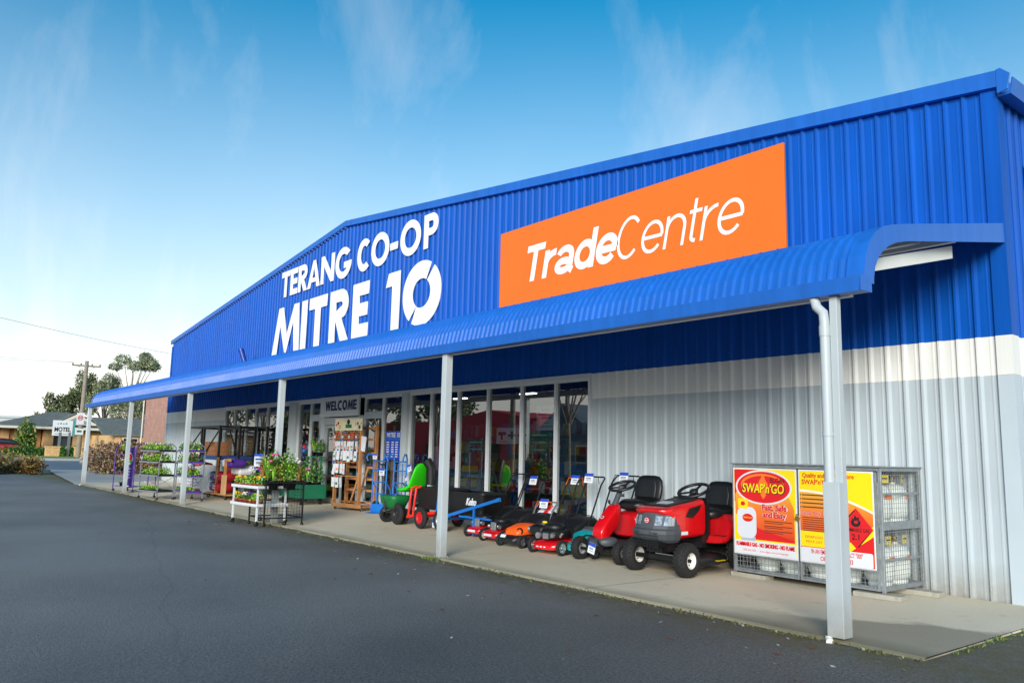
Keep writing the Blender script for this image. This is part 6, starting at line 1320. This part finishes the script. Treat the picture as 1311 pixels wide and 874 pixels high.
for y in (-1.0,-.4,.4,1.0): b = MB(); b.lathe([(.0,.0),(.05,0),(.07,.06),(.04,.12),(0,.14)], (0,y,7.51), (0,0,1), 10); b.build('insulator', mat('insulator','#7a6a5a',.3), pp)
for z0_, z1_, w_, lb in ((3.05,4.0,.27,'speed'),(2.25,2.75,.30,'parking')):
    s_ = MB().box(.21,.23,-w_-.12,w_-.12,z0_-.35,z1_-.35).build('road_sign', CARD, pp)
    if lb == 'speed': b = MB(); b.lathe([(.20,0),(.20,.004),(.14,.004),(.14,0)], (.235,-.12,3.25), (1,0,0), 22); b.build('print', REDPR, s_); text('60', .22, BLKPR, s_, (.236,-.12,3.25), (R(90),0,R(90)), ext=.002, off=.02)
    else: MB().box(.231,.234,-.3,.05,2.1,2.25).build('print', GREENP, s_)
def wire(label, a, c, sag, r=.010, g='overhead wires'):
    a, c = Vector(a), Vector(c); pts = [a.lerp(c, k/24)+Vector((0,0,-sag*4*(k/24)*(1-k/24))) for k in range(25)]; b = MB(); b.tube(pts, r, 5)
    return tag(b.build('overhead_wire', mat('wire_grey','#8a9098',.6)), label, 'wire', g)
wire('thick overhead wire crossing the sky to the upper left of the store', (-37.0,-16.0,8.7), (-60.5,9.5,8.4), .35, .012)
wire('upper thin wire running left from the power pole crossarm', (-68.6,2.85,8.05), (-66,-40,9.3), .6, .010); wire('lower thin wire running left from the power pole crossarm', (-68.6,3.45,8.05), (-63,-36,8.6), .8, .010)
wire('upper thin wire running right from the power pole crossarm', (-68.6,4.85,8.05), (-66,44,8.6), .9, .010); wire('lower thin wire running right from the power pole crossarm', (-68.6,4.25,8.0), (-60,44,7.9), .9, .010); wire('service wire sloping down right from the pole to the buildings', (-68.6,3.95,7.9), (-64,13,4.2), .3, .010)
# cars
def car(loc, rz, label, paint, ute=False):
    t = thing('parked_car', label, 'car', loc, rz); 
    b = MB(); b.loft([(-2.3,0,.55,.78,.16,4),(-2.2,0,.60,.85,.26,4.5),(-1.3,0,.64,.88,.32,5),(1.2,0,.64,.88,.32,5),(2.2,0,.60,.84,.28,4.5),(2.3,0,.55,.78,.16,4)], 0, 28); b.build('body', paint, t)
    b = MB(); b.loft([(-.75,0,.95,.74,.05,5),(-.2,0,1.10,.70,.28,5),(.35,0,1.15,.68,.28,5),(1.1 if not ute else .7,0,1.12,.70,.26,5),(1.9 if not ute else 1.0,0,.95,.74,.06,5)], 0, 24); b.build('glasshouse', DGL, t)
    b = MB(); b.loft([(-.10,0,1.375,.64,.03,4),(.4,0,1.41,.64,.035,4),(1.0 if not ute else .65,0,1.37,.62,.03,4)], 0, 20); b.build('roof', paint, t)
    for s in (-1,1):
        wheel(t, (s*.80,-1.4,.32), .32, .20, ALU, .6); wheel(t, (s*.80,1.4,.32), .32, .20, ALU, .6)
        b = MB(); b.rbox((s*.62,-2.27,.66),(.30,.06,.12)); b.build('headlight', CARD, t); b = MB(); b.rbox((s*.68,2.28,.68),(.22,.05,.14)); b.build('tail_light', REDPR, t)
    return t
car((-76.2,-1.0,zg(-76)), R(-12), 'dark red sedan parked in front of the motel at the left edge', mat('dark_red_car','#a01024',.25,coat=.8))
car((-50.5,3.1,-.02), R(8), 'silver car partly hidden behind the brown shrub', mat('silver_car','#b9bec2',.3,.3,coat=.6))

# ================================================================== ACROSS THE STREET (seen mirrored in the shop glass)
rs_ = thing('red_store', 'red walled store with a low gable across the street, mirrored in the shop windows', 'store', (-52,-31,zg(-52)-.02))
REDW = mat('red_wall','#d0303a',.6,n=.6,amt=.2)
MB().box(-16,8.2,-14,0,0,4.3).build('wall', REDW, rs_); b = MB(); b.prism([(-4,4.3),(7,4.3),(1.6,5.1)],'y',-14,-.02); b.build('gable', REDW, rs_)
for x in (-12,-8,-3,1.5,4.5): w_ = MB().box(x,x+1.8,.001,.04,.3,2.3).build('window', mat('dull_red_frame','#5d3a3a',.6), rs_); MB().box(x+.1,x+1.7,.041,.045,.4,2.2).build('pane', DGL, rs_ and w_)
MB().box(3.6,8.0,.05,.08,3.0,3.9).build('fascia_sign', mat('magenta_sign','#d04a80',.5), rs_); MB().box(-5,-2,.05,.08,2.6,3.4).build('fascia_sign', mat('pale_pink_sign','#b06a78',.6), rs_)
hs_ = thing('weatherboard_house', 'dark gabled weatherboard building across the street, mirrored in the right panes', 'building', (-40.2,-31,0))
HW = mat('slate_board','#6a7480',.8,n=1,amt=.2); MB().box(-3.4,6.5,-12,0,0,3.2).build('wall', HW, hs_); b = MB(); b.prism([(-3.6,3.2),(2.3,3.2),(-.6,5.3)],'y',-12,.3); b.build('gable', HW, hs_); b = MB(); b.prism([(2.31,3.2),(6.7,3.2),(2.31,4.3)],'y',-12,.1); b.build('gable', mat('grey_roof2','#6a6d70',.8), hs_)
for k in range(8): MB().box(-3.4,6.5,.0,.03,.35+k*.35,.38+k*.35).build('weatherboard_lap', HW, hs_)
for x in (-2.2,.6,3.6): w_ = MB().box(x,x+1.2,.03,.07,.9,2.2).build('window', CREAMT, hs_); MB().box(x+.08,x+1.12,.071,.075,1.0,2.1).build('pane', DGL, w_)
def dirsign(x, y, label, col, n, rev=False):
    t = thing('direction_sign', label, 'road sign', (x,y,-.035))
    for s in (-.6,.6): b = MB(); b.cyl((s,0,0),(s,0,2.4),.03,n=8); b.build('post', GALV, t)
    for k in range(n):
        z = 1.75+.42*k; b = MB(); pts = [(-1.0,z-.17),(-1.2,z),(-1.0,z+.17),(.95,z+.17),(.95,z-.17)]
        if rev: pts = [(-p[0],p[1]) for p in pts]
        b.prism(pts,'y',.035,.05); p_ = b.build('sign_blade', col, t); b = MB(); b.prism([(-.95,z+.1),(-.88,z+.1),(-1.03,z),(-.88,z-.1),(-.95,z-.1),(-1.10,z)] if not rev else [(.95,z+.1),(.88,z+.1),(1.03,z),(.88,z-.1),(.95,z-.1),(1.10,z)],'y',.051,.054); b.build('arrow', CARD, p_)
        b = MB(); b.box(-.6,.7,.051,.054,z-.03,z+.04); b.build('print', CARD, p_)
dirsign(-36.9,-20.0,'dark direction sign pair across the street mirrored behind the black cart', mat('sign_dark_green','#1d5a46',.5), 2, True)
dirsign(-31.2,-20.3,'green and brown direction signs across the street mirrored behind the push mowers', mat('sign_green','#1c8454',.5), 3, True)
tree('bare limbed street tree across the road, mirrored in the shop glass', (-46,-23,-.03), 7.5, (3,2.6), 700, .35, [L_PINE], 41, 7, .22)['group'] = 'trees across the street'
tree('thick trunked street tree across the road, mirrored in the rightmost pane', (-29.0,-20.5,-.03), 8.2, (2.6,2.6), 1200, .3, [L_GUM], 42, 7, .15)['group'] = 'trees across the street'
tree('round tree beyond the weatherboard building, mirrored in the rightmost pane', (-36,-46,-.03), 7.0, (3.4,3.6), 1800, .4, [L_BROWN], 43, 8, .25)['group'] = 'trees across the street'
for k, (x, y, hh) in enumerate(((-72,-33,8.0),(-84,-30,6.5),(-97,-34,9.0),(-66,-38,7.5),(-112,-36,10.5),(-130,-38,11),(-150,-44,13))): tree(['bushy tree left of the red store across the street, mirrored near the door','low tree across the street, mirrored left of the door','taller tree across the street, mirrored above the black cage rack','tree behind the red store across the street, mirrored near the door','broad tree far along the street, mirrored in the leftmost panes','tall tree far along the street, mirrored in the leftmost panes','furthest tall tree along the street, mirrored in the leftmost panes'][k], (x,y,zg(x)-.03), hh, (3.6,4.2), 1500, .5, [L_PINE if k % 2 else L_GUM], 50+k, 8, .25)['group'] = 'trees across the street'
b = MB(); p2 = thing('power_pole', 'dark power pole across the street, mirrored between the red store and the signs', 'power pole', (-34.1,-20.6,-.03)); b.cyl((0,0,0),(0,0,9),.18,.13,10); b.build('pole', MATS['weathered_timber'], p2); b = MB(); b.beam((-1,0,8.4),(1,0,8.4),.1,.12); b.build('crossarm', MATS['weathered_timber'], p2)
